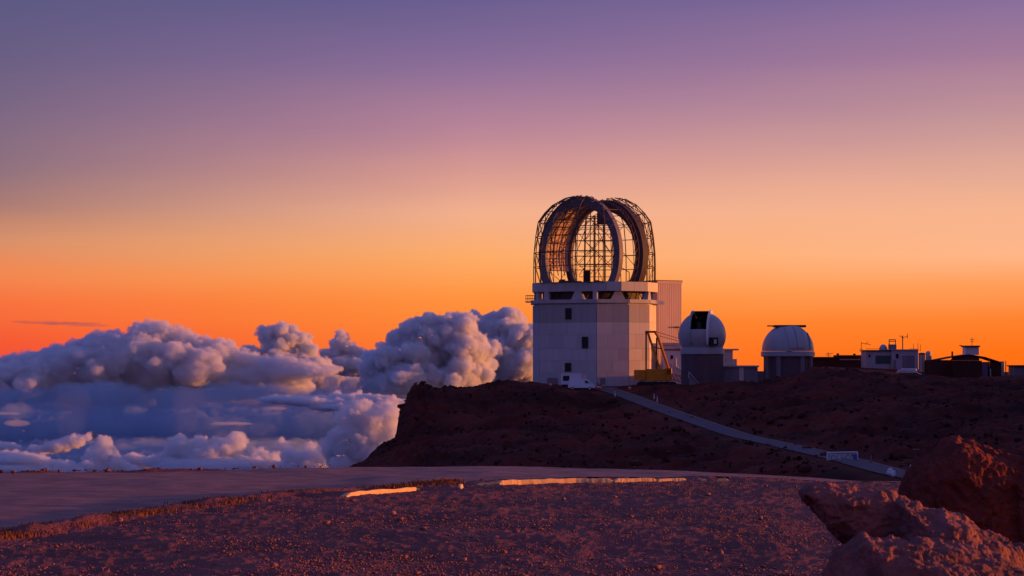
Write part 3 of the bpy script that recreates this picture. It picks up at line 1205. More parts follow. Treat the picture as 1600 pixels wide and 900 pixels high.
# stiffener plates on the arch flange tops
for t, rr in ((-4.4, 12.88), (3.6, 12.42)):
    for ph in range(62, 119, 9):
        p = ap(t, rr, R(ph))
        q = MB().tube(p, p + (p - (AC + AN * t)).normalized() * 0.28, 0.16, 5)
        q.build('lug', M_dkarch, tower)
# lining panels between the left arches, far side and crown
nphi, nt = 9, 4
ph_e = np.linspace(106, 194, nphi + 1)
t_e = np.linspace(-4.0, 3.45, nt + 1)
for i in range(nphi):
    for j in range(nt):
        v, f = [], []
        e = 0.03 if (i, j) not in ((1, 1), (1, 2)) else 0.5
        for k in range(4):
            ph = R(ph_e[i] + e + (ph_e[i + 1] - ph_e[i] - 2 * e) * k / 3)
            for rr in (12.15, 12.25):
                v += [ap(t_e[j] + 0.006, rr, ph), ap(t_e[j + 1] - 0.006, rr, ph)]
        for k in range(3):
            a, b = 4 * k, 4 * k + 4
            f += [(a, a + 1, b + 1, b), (a + 2, b + 2, b + 3, a + 3), (a, b, b + 2, a + 2), (a + 1, a + 3, b + 3, b + 1)]
        f += [(0, 2, 3, 1), (12, 13, 15, 14)]
        q = MB().add(v, f)
        q.build('lining_panel', M_liner, tower)


def polyl(q, pts, r, n=5):
    for a, b in zip(pts[:-1], pts[1:]):
        q.tube(a, b, r, n, caps=False)


# ribs and purlins inside the lining
q = MB()
for t in (-2.6, -0.6, 1.4):
    polyl(q, [ap(t, 11.7, R(p)) for p in range(92, 206, 6)], 0.10)
for p in ph_e[2:]:
    polyl(q, [ap(t, 11.9, R(p)) for t in (-4.0, 2.6)], 0.10)
for p in (150, 164, 178, 192):
    polyl(q, [ap(-4.0, 11.8, R(p)), ap(-0.6, 11.7, R(p + 14)), ap(2.6, 11.8, R(p))], 0.07)
q.build('lining_ribs', M_steel, tower)


# side caps of open lattice, double layered
def cap_lattice(sgn):
    """faceted barrel of posts, rings and braces outside one arch, in two layers"""
    prof = [(lz(444), 95.0), (lz(418), 95.0), (lz(396), 94.5), (lz(371), 92.0), (lz(347), 88.0), (lz(333), 78.0), (lz(321), 66.0), (lz(311), 48.0), (lz(307), 34.0)]
    a0 = math.degrees(math.atan2(AN.y * sgn, AN.x * sgn))
    azs = [a0 + d for d in range(-84, 85, 14)]

    def pt(a, k, ins):
        z, r = prof[k]
        r = (r - ins) * S0
        p = Vector((r * math.cos(R(a)), r * math.sin(R(a)), z - (ins * 0.55 * S0 if k > 3 else 0)))
        return p, (p.dot(AN) * sgn)
    lim = 5.0
    out, inn, ties = MB(), MB(), MB()

    def seg(q, A, B, r):
        (p, t), (u, w) = A, B
        if t < lim and w < lim:
            return
        if t < lim or w < lim:      # stop at the arch
            f = (lim - t) / (w - t)
            m = p.lerp(u, f)
            p, u = (m, u) if t < lim else (p, m)
        q.tube(p, u, r, 5, caps=False)
    for ins, q, r0 in ((0.0, out, 0.115), (8.0, inn, 0.085)):
        step = 1 if ins == 0 else 2
        for i, a in enumerate(azs):
            for k in range(len(prof)):
                A = pt(a, k, ins)
                if k + 1 < len(prof) and i % step == 0:
                    seg(q, A, pt(a, k + 1, ins), r0)
                if i + step < len(azs) and i % step == 0 and (ins == 0 or k % 2 == 0):
                    seg(q, A, pt(azs[i + step], k, ins), r0 * 0.8)
                if i + 1 < len(azs) and k + 1 < len(prof) and ins == 0 and k > 0:
                    if (i + k) % 2:
                        seg(q, A, pt(azs[i + 1], k + 1, ins), 0.07)
                    elif k % 3 == 0:
                        seg(q, pt(azs[i + 1], k, ins), pt(a, k + 1, ins), 0.07)
                if ins and i % step == 0:
                    seg(ties, A, pt(a, k, 0.0), 0.06)
                    if k + 1 < len(prof):
                        seg(ties, A, pt(a, k + 1, 0.0), 0.06)
    c = out.build('lattice_cap', M_steel, tower)
    inn.build('inner_frame', M_steel, c)
    ties.build('ties', M_steel, c)['kind'] = 'stuff'


cap_lattice(-1)
cap_lattice(1)

# rails in the shutter slot, near side
q = MB()
for t in (0.7, 1.7):
    polyl(q, [ap(t, 12.1, R(p)) for p in range(-29, 96, 5)], 0.11)
for p in range(-25, 92, 9):
    polyl(q, [ap(0.7, 12.1, R(p)), ap(1.7, 12.1, R(p + 5))], 0.06)
polyl(q, [ap(-4.0, 12.2, R(97)), ap(2.7, 12.0, R(97))], 0.12)
polyl(q, [ap(-4.0, 12.0, R(55)), ap(2.7, 12.0, R(55))], 0.09)
q.build('shutter_rail', M_steel, tower)

# scaffold tower standing inside the opening
q = MB()
zb = lz(446)
posts = [(914.5, 2.0, 352), (928.5, 0.5, 336), (930, 2.0, 336), (943, 1.5, 352)]
for (px, y, py) in posts:
    q.tube((lx(px), y, zb), (lx(px), y, lz(py)), 0.17 if px in (928.5, 930) else 0.10, 6)
for py in (358, 376, 393, 412, 416, 432):
    q.tube((lx(905), 2.0, lz(py)), (lx(957), 2.0, lz(py)), 0.07, 5)
for a, b, y0, y1 in ((914.5, 929, 352, 336), (929, 943, 336, 352), (914.5, 929, 376, 345), (943, 931, 376, 350), (905, 943, 412, 372), (957, 914.5, 415, 376), (914.5, 943, 440, 400),
                     (943, 929, 440, 408), (905, 929, 430, 395), (955, 929, 395, 360), (943, 957, 376, 398), (914.5, 905, 358, 385), (929, 943, 430, 412), (900, 914.5, 396, 360)):
    q.tube((lx(a), 2.0, lz(y0)), (lx(b), 2.0, lz(y1)), 0.065, 5)
q.build('scaffold', M_steel, tower)
MB().box(lx(912), lx(922.5), -1, 3, lz(446), lz(423)).build('equipment_box', M_dark, tower)
q = MB()
for k in range(26):
    px = rng.uniform(862, 1004)
    if 905 < px < 925:
        continue
    y = rng.uniform(-6, 6)
    w = rng.uniform(0.2, 0.9)
    q.box(lx(px) - w, lx(px) + w, y - 0.4, y + 0.4, lz(446), lz(442.0 - 4.5 * rng.random()))
q.build('deck_equipment', M_dkarch, tower)['kind'] = 'stuff'
q = MB()
for (x0, y0, x1, y1) in ((958, 398, 966, 412), (966, 412, 966, 442), (971, 408, 972, 442), (972, 416, 985, 424), (985, 424, 985, 442), (991, 428, 991, 442)):
    q.tube((lx(x0), 5.0, lz(y0)), (lx(x1), 5.0, lz(y1)), 0.10, 5)
q.build('deck_davit', M_steel, tower)
# hoist block hanging inside the near arch
MB().box(lx(932), lx(949), -3.6, -2.2, lz(352), lz(334)).build('hoist', M_dkarch, tower)

# ------------------------------------------------------------------ RIBBED SERVICE TOWER BESIDE IT
AB_ = at(1046, 600, 512)
sS = 512 / F
annex = thing('service_tower', 'tall ribbed metal service tower standing against the observatory tower', 'building', AB_, R(30))
w2 = 19.5 * sS / math.cos(R(30))
H = (600 - 439) * sS
q = MB()
nr = 22
for i in range(nr):
    a, b = -w2 + 2 * w2 * i / nr, -w2 + 2 * w2 * (i + 1) / nr
    o_ = 0.045 if i % 2 else 0.0
    q.box(a, b, -o_, 0.5, -2, H - 0.6)
q.build('ribbed_wall', M_siding, annex)
MB().box(-w2 + 0.02, w2 - 0.02, 0.5, 9.0, -2, H - 0.6).build('wall', M_siding, annex)
MB().box(-w2 - 0.12, w2 + 0.12, -0.22, 9.1, H - 0.6, H - 0.02).build('parapet', M_siding, annex)
MB().box(-w2 - 0.18, w2 + 0.18, -0.28, 9.2, H - 0.02, H + 0.14).build('cap', M_steel, annex)
o = MB().box(1.5, 3.2, -0.9, -0.1, (600 - 512) * sS, (600 - 510) * sS).build('bracket', M_dkarch, annex)

# ------------------------------------------------------------------ pixel-sized box helper for the smaller things


class Site:
    """a thing at distance Y whose parts are given in photograph rows and columns"""

    def __init__(self, name, label, cat, px, py, Y, group=None, rz=0.0):
        self.Y, self.s = Y, Y / F
        self.px, self.py = px, py
        self.o = thing(name, label, cat, at(px, py, Y), rz, group)

    def x(self, px):
        return (px - self.px) * self.s

    def z(self, py):
        return (self.py - py) * self.s

    def box(self, name, m, px0, px1, pyt, pyb, y0, y1, parent=None, bevel=0.0):
        return MB().box(self.x(px0), self.x(px1), y0, y1, self.z(pyb), self.z(pyt)).build(name, m, parent or self.o, bevel=bevel)

    def tubes(self, name, m, segs, r, y=0.0, parent=None, n=6):
        q = MB()
        for (a, b, c, d) in segs:
            q.tube((self.x(a), y, self.z(b)), (self.x(c), y, self.z(d)), r, n)
        return q.build(name, m, parent or self.o)


# low utility building between the towers and the first dome
S = Site('utility_building', 'low grey utility building with a pipe run behind the yellow crane', 'building', 1052, 600, 494)
S.box('wall', M_white, 1036, 1072, 539, 612, 0, 6)
S.box('roof', M_siding, 1034, 1074, 535.5, 539, -0.3, 6.3)
S.box('cladding_strip', M_wall2, 1036.5, 1071, 545, 548, -0.08, -0.004)
S.box('window', M_glass, 1047.5, 1051.5, 555, 561, -0.10, -0.003)
S.box('door', M_wall2, 1040, 1045, 580, 600, -0.10, -0.003)
S.tubes('pipe', M_white, [(1046, 568, 1070, 580), (1052, 560, 1052, 575), (1056, 560, 1056, 577)], 0.13, -0.3)
S.box('lamp_box', M_cream, 1056, 1063, 536.6, 545, -0.5, -0.1)


# ------------------------------------------------------------------ SMALL DOMES
def dome_shell(Rr, az, hw, e_lo, e_hi, prof_e, thick=0.0, n=72, m=36, top_cut=90):
    """sphere patch with a slit: az is the slit direction, hw its half width, elevations in degrees"""
    q = MB()
    ex = np.linspace(prof_e, top_cut, m + 1)
    v = []
    for e in ex:
        for i in range(n):
            a = 2 * PI * i / n
            v.append(Vector((Rr * math.cos(R(e)) * math.cos(a), Rr * math.cos(R(e)) * math.sin(a), Rr * math.sin(R(e)))))
    f = []
    u = Vector((math.cos(az), math.sin(az), 0))
    pz = Vector((-u.y, u.x, 0))
    for k in range(m):
        for i in range(n):
            j = (i + 1) % n
            c = (v[k * n + i] + v[k * n + j] + v[(k + 1) * n + j] + v[(k + 1) * n + i]) / 4
            s_el = math.degrees(math.atan2(c.z, c.dot(u)))
            if hw and abs(c.dot(pz)) < hw and e_lo < s_el < e_hi:
                continue
            f.append((k * n + i, k * n + j, (k + 1) * n + j, (k + 1) * n + i))
    return q.add(v, f)


def slit_band(Rr, az, off0, off1, e0, e1, r0, r1, n=24):
    """curved bar following the sphere in the plane of the slit direction"""
    u = Vector((math.cos(az), math.sin(az), 0))
    pz = Vector((-u.y, u.x, 0))
    q = MB()
    v, f = [], []
    for i in range(n + 1):
        e = R(e0 + (e1 - e0) * i / n)
        for (o_, rr) in ((off0, r0), (off1, r0), (off1, r1), (off0, r1)):
            k = math.sqrt(max((Rr + rr) ** 2 - o_ * o_, 0.01))
            v.append(u * (k * math.cos(e)) + Vector((0, 0, k * math.sin(e))) + pz * o_)
    for i in range(n):
        for j in range(4):
            k = (j + 1) % 4
            f.append((4 * i + j, 4 * i + k, 4 * i + 4 + k, 4 * i + 4 + j))
    f += [(0, 3, 2, 1), (4 * n, 4 * n + 1, 4 * n + 2, 4 * n + 3)]
    return q.add(v, f)


# dome with the open slit
S = Site('telescope_dome', 'white ball-shaped telescope dome with an open dark slit', 'dome', 1097, 600, 474, 'small telescope domes')
Rd = 37.2 * S.s
cz = S.z(524)
MB().prism([(4.45 * math.cos(2 * PI * (i + 0.5) / 12), 4.45 * math.sin(2 * PI * (i + 0.5) / 12)) for i in range(12)], S.z(607), S.z(553)).build('wall', M_drum, S.o)
MB().lathe([(4.2, S.z(555)), (4.62, S.z(553)), (4.62, S.z(545)), (4.2, S.z(543))], 48, cap_top=True, cap_bot=True).build('skirt', M_dome, S.o, smooth=False)
saz = R(-90 - 14)
sh = dome_shell(Rd, saz, 1.75, 14, 128, -34).build('dome_shell', M_dome, S.o, (0, 0, cz), smooth=True)
dome_shell(Rd * 0.965, saz, 1.75, 14, 128, -34, n=48, m=24).build('lining', M_dark, sh, smooth=True)
slit_band(Rd, saz, 1.70, 2.05, -22, 128, -0.1, 0.60).build('shutter_rim', M_white, S.o, (0, 0, cz))
slit_band(Rd, saz, -2.05, -1.70, -22, 128, -0.1, 0.60).build('shutter_rim', M_dome, S.o, (0, 0, cz))
slit_band(Rd, saz, -1.68, 1.68, -20, 10, 0.02, 0.20).build('drop_shutter', M_dome, S.o, (0, 0, cz))
slit_band(Rd, saz, -1.68, 1.68, 96, 140, 0.24, 0.42).build('roof_shutter', M_dkarch, S.o, (0, 0, cz))
q = MB().box(-1.1, -0.2, -0.6, 0.3, -1.5, 2.8).box(-1.3, 0.4, 0.3, 1.2, -1.5, 1.0)
q.build('telescope', M_dkarch, S.o, (0, 0, cz))
# vent window; a cream plate paints in the sky shining through
vp = Vector((S.x(1111.5), -math.sqrt(Rd ** 2 - S.x(1111.5) ** 2 - (S.z(534) - cz) ** 2), S.z(534)))
va = math.atan2(vp.y, vp.x) + PI / 2
vw = link('vent_window', None, None, S.o)
q = MB()
q.box(-0.95, -0.78, -0.35, 0.3, -0.85, 0.85).box(0.78, 0.95, -0.35, 0.3, -0.85, 0.85).box(-0.78, 0.78, -0.35, 0.3, 0.68, 0.85).box(-0.78, 0.78, -0.35, 0.3, -0.85, -0.68).box(-0.78, 0.78, -0.12, 0.2, -0.68, 0.68)
bpy.data.objects.remove(vw)
vw = q.build('vent_window', M_dark, S.o, vp)
vw.rotation_euler = (0, 0, va)
MB().box(0.10, 0.70, -0.20, -0.13, -0.45, 0.5).build('painted_sky_glow', M_cream, vw)
S.tubes('handrail', M_white, [(1073, 581, 1090, 600), (1073, 581, 1073, 590), (1090, 600, 1090, 606)], 0.05, -5.2)
q = MB()
for k in range(8):
    q.box(S.x(1074) + 0.3 * k, S.x(1074) + 0.3 * k + 0.3, -5.1, -4.3, S.z(607), S.z(588) - 0.27 * k)
q.build('steps', M_wall2, S.o)

# dome with the flat cap
S = Site('telescope_dome', 'closed grey-white telescope dome with a flat cap plate overhanging one side', 'dome', 1231, 600, 476, 'small telescope domes')
Rd = 40.3 * S.s
cz = S.z(547)
MB().prism([(5.15 * math.cos(2 * PI * (i + 0.5) / 10), 5.15 * math.sin(2 * PI * (i + 0.5) / 10)) for i in range(10)], S.z(612), S.z(556)).build('wall', M_drum, S.o)
for a in (-152, -118, -62, -30):
    p = Vector((5.15 * math.cos(R(a)), 5.15 * math.sin(R(a)), 0))
    o = MB().box(-0.45, 0.45, -0.25, 0.3, S.z(610), S.z(556)).build('pilaster', M_wall2, S.o, p)
    o.rotation_euler = (0, 0, R(a + 90))
MB().lathe([(5.0, S.z(558)), (5.62, S.z(556.5)), (5.62, S.z(550)), (5.5, S.z(549))], 56, cap_bot=True).build('skirt', M_dome, S.o)
dome_shell(Rd, 0, 0, 0, 0, -2, top_cut=64).build('dome_shell', M_dome, S.o, (0, 0, cz), smooth=True)
saz = R(-90 + 14)
slit_band(Rd, saz, -1.75, -0.12, 4, 65, 0.0, 0.22).build('shutter', M_dome, S.o, (0, 0, cz))
slit_band(Rd, saz, 0.02, 1.75, 4, 65, 0.0, 0.28).build('shutter', M_dome, S.o, (0, 0, cz))
slit_band(Rd, saz, 3.3, 3.5, 2, 55, 0.0, 0.22).build('shutter_rim', M_dome, S.o, (0, 0, cz))
S.box('cap_plate', M_dkarch, 1209, 1258, 508, 511.5, -1.7, 1.7)
S.box('cap_arm', M_dkarch, 1199, 1209.2, 508.4, 510.2, -0.5, 0.5)
S.box('vent', M_dome, 1224, 1232, 546, 549, -5.75, -5.45)

# low flat building between the domes and the hut behind it
S = Site('equipment_building', 'low flat-roofed mauve building between the two small domes', 'building', 1144, 601, 477)
S.box('wall', M_wall2, 1105, 1182, 573.5, 612, -2.5, 4)
S.box('roof', M_dome, 1103, 1184, 571, 573.5, -2.9, 4.3)
S.box('corner_pier', M_siding, 1153, 1160, 574, 612, -2.64, -2.503)
S.box('side_bay', M_wall2, 1182, 1196, 580, 612, -1.5, 4)
S = Site('storage_hut', 'small cream hut with an overhanging flat roof behind the first dome', 'hut', 1140, 596, 496)
S.box('wall', M_cream, 1127, 1145, 547.5, 606, 0, 3)
S.box('roof', M_siding, 1125, 1154, 545, 547.5, -0.4, 3.4)
S.box('side_wall', M_cream, 1145, 1151.5, 561, 606, 0.2, 3)

# ------------------------------------------------------------------ YELLOW CRANE
S = Site('yellow_crane', 'yellow crawler crane with its gantry frame raised in front of the observatory tower', 'crane', 1030, 600, 484.5)
S.box('counterweight', M_yellow, 991, 1008, 578, 594, -1.4, 1.4, bevel=0.06)
S.box('engine_house', M_yellow, 1009, 1039, 576.5, 595, -1.5, 1.5, bevel=0.08)
S.box('cab', M_yellow, 1039.3, 1049, 575, 595, -1.6, 0.2, bevel=0.08)
S.box('cab_window', M_glass, 1041, 1047.5, 577, 585, -1.66, -1.603)
for yy0 in (-2.1, 1.1):
    q = MB()
    r = 0.55
    pr = []
    x0, x1, zc = S.x(1000), S.x(1052), S.z(600.5)
    for i in range(9):
        a = PI / 2 + PI * i / 8
        pr.append((x0 + r * math.cos(a), zc + r * math.sin(a)))
    for i in range(9):
        a = -PI / 2 + PI * i / 8
        pr.append((x1 + r * math.cos(a), zc + r * math.sin(a)))
    n = len(pr)
    q.add([(x, yy0, z) for x, z in pr] + [(x, yy0 + 1.0, z) for x, z in pr], [(i, n + i, n + (i + 1) % n, (i + 1) % n) for i in range(n)] + [tuple(range(n)), tuple(range(n, 2 * n))[::-1]])
    q.build('track', M_dark, S.o)
for y in (-1.1, 1.1):
    S.tubes('gantry_leg', M_yellow, [(1012, 519, 1026, 562), (1026, 562, 1031, 577)], 0.20, y)
    S.tubes('gantry_leg', M_yellow, [(1024, 519, 1028, 526), (1028, 526, 1045, 577)], 0.26, y)
    S.tubes('gantry_strut', M_steel, [(1009.5, 519, 1009.5, 578), (1026, 528, 1026, 577), (1018, 542, 1034, 545)], 0.11, y)
S.tubes('gantry_head', M_yellow, [(1008.5, 518.5, 1024.5, 518.5)], 0.26)
q = MB()
for y in (-1.1, 1.1):
    q.tube((S.x(1009), y, S.z(518.5)), (S.x(1026), y, S.z(518.5)), 0.16)
q.tube((S.x(1009), -1.1, S.z(518.5)), (S.x(1009), 1.1, S.z(518.5)), 0.16)
q.tube((S.x(1024), -1.1, S.z(518.5)), (S.x(1024), 1.1, S.z(518.5)), 0.16)
q.build('gantry_crossbar', M_steel, S.o)
S.tubes('cable', M_cable, [(1024, 518, 1078, 534), (1024, 523, 1078, 538)], 0.06)
# lattice boom lying low towards the first dome
q = MB()
B0 = [Vector((S.x(1049), y, S.z(p))) for y in (-0.6, 0.6) for p in (584, 593)]
B1 = [Vector((S.x(1085), y, S.z(p))) for y in (-0.6, 0.6) for p in (592, 600)]
for a, b in zip(B0, B1):
    q.tube(a, b, 0.13)
for k in range(7):
    for (i, j) in ((0, 1), (2, 3), (0, 2)):
        q.tube(B0[i].lerp(B1[i], k / 6), B0[j].lerp(B1[j], min(1, (k + 1) / 6)), 0.08)
q.build('boom', M_yellow, S.o)

# ------------------------------------------------------------------ VAN, TRAILER, CONES
VY = 474.0
S = Site('site_trailer', 'white box trailer with one dark window behind the parked van', 'trailer', 893, 606, 479)
S.box('body', M_vanw, 876.5, 909, 583.5, 601, -1.1, 1.1, bevel=0.06)
S.box('window', M_dark, 879.5, 889.5, 587, 595, -1.14, -1.10)
S.box('roof_edge', M_white, 876, 909.5, 582.6, 583.4, -1.15, 1.15)
S.box('side_cabinet', M_siding, 909.3, 916.5, 584.5, 600, -0.9, 0.9)
for px in (884, 902):
    q = MB().tube((S.x(px), -1.05, S.z(602)), (S.x(px), -0.75, S.z(602)), 0.42, 14)
    q.build('wheel', M_rubber, S.o)
S.box('chassis', M_dark, 878, 912, 601.1, 604.5, -0.7, 0.7)


def van(px, py, Y):
    S = Site('van', 'pale blue-white van parked at the foot of the observatory tower', 'van', px, py, Y)
    s = S.s
    # side outline, metres, front at +x
    L0 = -2.75
    out = [(-2.75, 0.45), (-2.8, 1.4), (-2.6, 2.2), (-2.35, 2.32), (0.9, 2.30), (1.25, 2.2), (1.95, 1.42), (2.7, 1.16), (2.85, 0.9), (2.85, 0.45)]
    n = len(out)
    w = 0.98
    v = []
    for (yy, ins) in ((-w, 0.0), (w, 0.0)):
        for (x, z) in out:
            tum = 0.16 * max(0, (z - 1.2)) * (1 if yy < 0 else -1)
            v.append((x, yy + tum, z))
    f = [(i, n + i, n + (i + 1) % n, (i + 1) % n)[::-1] for i in range(n)] + [tuple(range(n)), tuple(range(n, 2 * n))[::-1]]
    body = MB().add(v, f).build('body', M_vanw, S.o)
    bm = bmesh.new()
    bm.from_mesh(body.data)
    bmesh.ops.recalc_face_normals(bm, faces=bm.faces[:])
    bmesh.ops.bevel(bm, geom=bm.edges[:], offset=0.05, segments=2, affect='EDGES', clamp_overlap=True)
    bm.to_mesh(body.data)
    bm.free()
    for x in (-1.8, 1.75):
        for y in (-0.98, 0.72):
            q = MB().tube((x, y - 0.02, 0.36), (x, y + 0.26, 0.36), 0.36, 18)
            wl = q.build('wheel', M_rubber, S.o)
            MB().tube((x, y - 0.04, 0.36), (x, y, 0.36), 0.2, 12).build('rim', M_white, wl)
    for y in (-0.87,):
        MB().add([(0.75, y - 0.05, 1.45), (1.72, y - 0.05, 1.45), (1.18, y + 0.04, 2.05), (0.75, y + 0.04, 2.05)], [(0, 1, 2, 3)]).build('side_window', M_glass, S.o)
    MB().add([(2.0, -0.8, 1.46), (2.0, 0.8, 1.46), (1.34, 0.75, 2.14), (1.34, -0.75, 2.14)], [(0, 1, 2, 3)]).build('windscreen', M_white, S.o, (0.012, 0, 0.02))
    for y in (-0.72, 0.72):
        MB().box(2.74, 2.87, y - 0.16, y + 0.16, 0.85, 1.05).build('headlight', M_white, S.o)
    MB().box(-2.83, -2.76, -0.9, -0.75, 0.9, 1.4).build('tail_light', M_orange, S.o)
    MB().box(-2.6, 2.6, -0.8, 0.8, 0.22, 0.47).build('chassis', M_dark, S.o)
    MB().box(2.8, 2.95, -0.9, 0.9, 0.4, 0.62).build('bumper', M_wall2, S.o)
    return S.o


vo = van(909, 611.5, VY)
vo.rotation_euler = (0, 0, R(-8))
_vx = vo.location.x
vo.location.z = min(hz(_vx - 2, VY), hz(_vx + 2, VY), hz(_vx, VY)) + 0.02


def cone(px, Y, label, h=1.0):
    x = (px - 800) / F * Y
    o = thing('traffic_barrel', label, 'barrel', (x, Y, hz(x, Y)), 0, 'orange barrels along the site entrance')
    MB().lathe([(0.36, -0.1), (0.36, 0.08), (0.30, 0.09), (0.24, h)], 14).build('body', M_orange, o)
    MB().lathe([(0.295, h * 0.35), (0.275, h * 0.55)], 14, cap_top=False).build('stripe', M_white, o)


cone(934, 475, 'orange traffic barrel just off the nose of the parked van', 1.5)
cone(938, 476, 'orange traffic barrel second off the nose of the parked van', 1.2)
cone(860, 476, 'orange traffic barrel behind the tail of the site trailer', 0.9)
cone(984, 476, 'orange traffic barrel by the crane counterweight where the hill road tops out', 1.0)


# road marker posts
def marker(px, py, Y, h, label, m=None):
    p = at(px, py, Y)
    z = hz(p.x, p.y)
    o = thing('marker_post', label, 'post', (p.x, p.y, z), 0, 'white marker posts along the hill road')
    MB().box(-0.11, 0.11, -0.06, 0.06, -0.4, h).build('post', m or M_white, o)
    MB().box(-0.115, 0.115, -0.065, 0.065, h * 0.72, h * 0.86).build('reflector', M_wall2, o)


marker(961, 621, 455, 1.0, 'white marker post on the downhill side of the hill road top')
marker(1022, 618, 449, 1.0, 'upper of two white marker posts uphill of the hill road bend')
marker(1027, 627, 441, 1.1, 'lower of two white marker posts uphill of the hill road bend')
marker(1361, 721, 283, 1.05, 'thin grey post standing alone between gate and white boulder', M_wall2)

# ------------------------------------------------------------------ GATE, WHITE ROCKS AND SIGN BY THE ROAD FOOT
S = Site('road_gate', 'white lattice gate frame across the foot of the hill road', 'gate', 1316, 721, 291)
S.tubes('gate_post', M_white, [(1293, 707, 1293, 724)], 0.12)
S.tubes('gate_post', M_white, [(1339.5, 706, 1339.5, 723)], 0.12)
S.tubes('top_rail', M_white, [(1293, 707.5, 1339.5, 706.5)], 0.12)
S.tubes('sloping_rail', M_white, [(1293, 719.5, 1316, 713)], 0.05)
S.tubes('sloping_rail', M_white, [(1316, 713, 1339.5, 719.5)], 0.05)
S.tubes('rail', M_white, [(1293, 710.3, 1339.5, 709.3)], 0.05)
for k in range(6):
    a = 1295 + 7.4 * k
    S.tubes('brace', M_white, [(a, 718.6 if k in (0, 5) else 714 + abs(k - 2.5) * 1.2, a + 4, 709.5), (a + 4, 709.5, a + 7.2, 716.5 if k in (0, 4, 5) else 713.5)], 0.05)
S.tubes('leg', M_white, [(1312, 711, 1312, 723)], 0.12)
S.box('warning_plate', mat('blue_plate', (0.10, 0.10, 0.42), 0.5), 1333, 1338.8, 709.6, 718.5, -0.14, -0.09)


def white_rock(px, py, Y, r, label):
    p = at(px, py, Y)
    p.z = hz(p.x, p.y)
    bm = bmesh.new()
    bmesh.ops.create_icosphere(bm, subdivisions=3, radius=1.0)
    for v in bm.verts:
        k = 1 + 0.25 * mnoise.fractal(v.co * 1.6 + Vector((px, 0, 0)), 0.8, 2, 4)
        v.co = Vector((v.co.x * r * 0.8, v.co.y * r * 0.8, v.co.z * r)) * k
    me = bpy.data.meshes.new('painted_rock')
    bm.to_mesh(me)
    bm.free()
    o = link('painted_rock', me, M_white, loc=p + Vector((0, 0, r * 0.7)))
    tag(o, label, 'rock', 'whitewashed rocks at the foot of the hill road')


white_rock(1391, 740, 258, 0.50, 'larger whitewashed rock on the near side of the hill road foot')
white_rock(1396, 742, 256, 0.42, 'smaller whitewashed rock touching the larger one at the road foot')
white_rock(1424.5, 735, 268, 0.42, 'whitewashed rock across the road foot beside the red boulder')
S = Site('roadside_sign', 'small pale sign board on two legs above the hill road foot', 'sign', 1428, 712, 300)
S.box('board', M_white, 1419, 1437, 701.5, 706.5, -0.04, 0.04)
S.tubes('leg', M_white, [(1423, 706, 1423, 716)], 0.04)
S.tubes('leg', M_white, [(1433, 706, 1433, 716)], 0.04)
p = at(1595, 692, 310)
S = Site('roadside_rail', 'pale low rail on the slope above the red boulder', 'rail', 1600, 697, 315)
S.tubes('rail', M_white, [(1580, 690, 1640, 694)], 0.12)
S.tubes('post', M_white, [(1584, 690, 1584, 700)], 0.08)
S.tubes('post', M_white, [(1604, 691.5, 1604, 701)], 0.08)
S.tubes('post', M_white, [(1630, 693, 1630, 702)], 0.08)

# ------------------------------------------------------------------ BUILDINGS ON THE RIDGE TO THE RIGHT
# long low dark building
S = Site('ridge_building', 'long low building with a dark red flat roof next to the capped dome', 'building', 1310, 577, 515)
S.box('wall', M_brown, 1262, 1347, 560, 585, 0, 8)
S.box('roof', M_red, 1258, 1349, 557.6, 560, -0.5, 8.4)
S.box('roof_monitor', M_red, 1308, 1346, 554.8, 557.5, 0.5, 6)
S.box('vent', M_red, 1309, 1312, 552, 554.7, 1, 2)
S.box('vent', M_red, 1335, 1338, 552.4, 554.7, 1, 2)
S.box('pale_strip', M_siding, 1312, 1344, 560.6, 562.6, -0.10, -0.004)
S.tubes('antenna', M_cable, [(1297, 550, 1297, 558), (1292, 553, 1304, 552), (1294, 555, 1301, 555)], 0.06, 3)

# white laboratory
M_lab = mat('lab_wall', (0.46, 0.40, 0.47), 0.7, scale=0.6, dark=(0.38, 0.33, 0.39), streak=True)
S = Site('white_laboratory', 'white flat-roofed laboratory with a dark green wall panel and roof masts', 'building', 1394, 575, 506)
S.box('low_wing', M_lab, 1354, 1393, 548.5, 580, 0.8, 8)
S.box('low_roof', M_dkarch, 1352, 1394, 546.8, 548.5, 0.4, 8.4)
S.box('main_wing', M_lab, 1393.2, 1434, 547.5, 584, -0.6, 8)
S.box('main_roof', M_lab, 1392.6, 1434.8, 545.8, 547.4, -0.9, 8.3)
S.box('green_panel', M_green, 1369, 1392, 555.5, 568, 0.62, 0.79)
S.box('dark_bay', M_wall2, 1409, 1428, 555.5, 575, -0.72, -0.604)
S.box('window', M_glass, 1358, 1361, 554, 558, 0.70, 0.797)
S.box('window', M_glass, 1399, 1403, 553, 560, -0.70, -0.604)
S.box('corner_pier', M_wall2, 1395, 1399, 562, 584, -0.78, -0.605)
q = MB().lathe([(6.6 * S.s, 0)] + [(6.6 * S.s * math.cos(R(a)), 9.2 * S.s * math.sin(R(a))) for a in range(8, 88, 10)], 24)
q.build('roof_dome', M_dome, S.o, (S.x(1383.5), 3.0, S.z(546.9)), smooth=True)
S.box('roof_cabinet', M_wall2, 1391.5, 1402.5, 538, 545.7, 1.5, 3.2)
S.tubes('roof_frame', M_cable, [(1392, 530.5, 1402, 530.5), (1392, 530.5, 1392, 538), (1402, 530.5, 1402, 538), (1392, 533, 1402, 533)], 0.10, 2.3)
S.tubes('mast', M_cable, [(1414, 533, 1414, 546), (1414, 524, 1414, 533)], 0.12, 3)
S.tubes('antenna', M_cable, [(1409, 524, 1414, 528), (1414, 528, 1421, 525), (1421.5, 521, 1421.5, 528.5)], 0.07, 3)
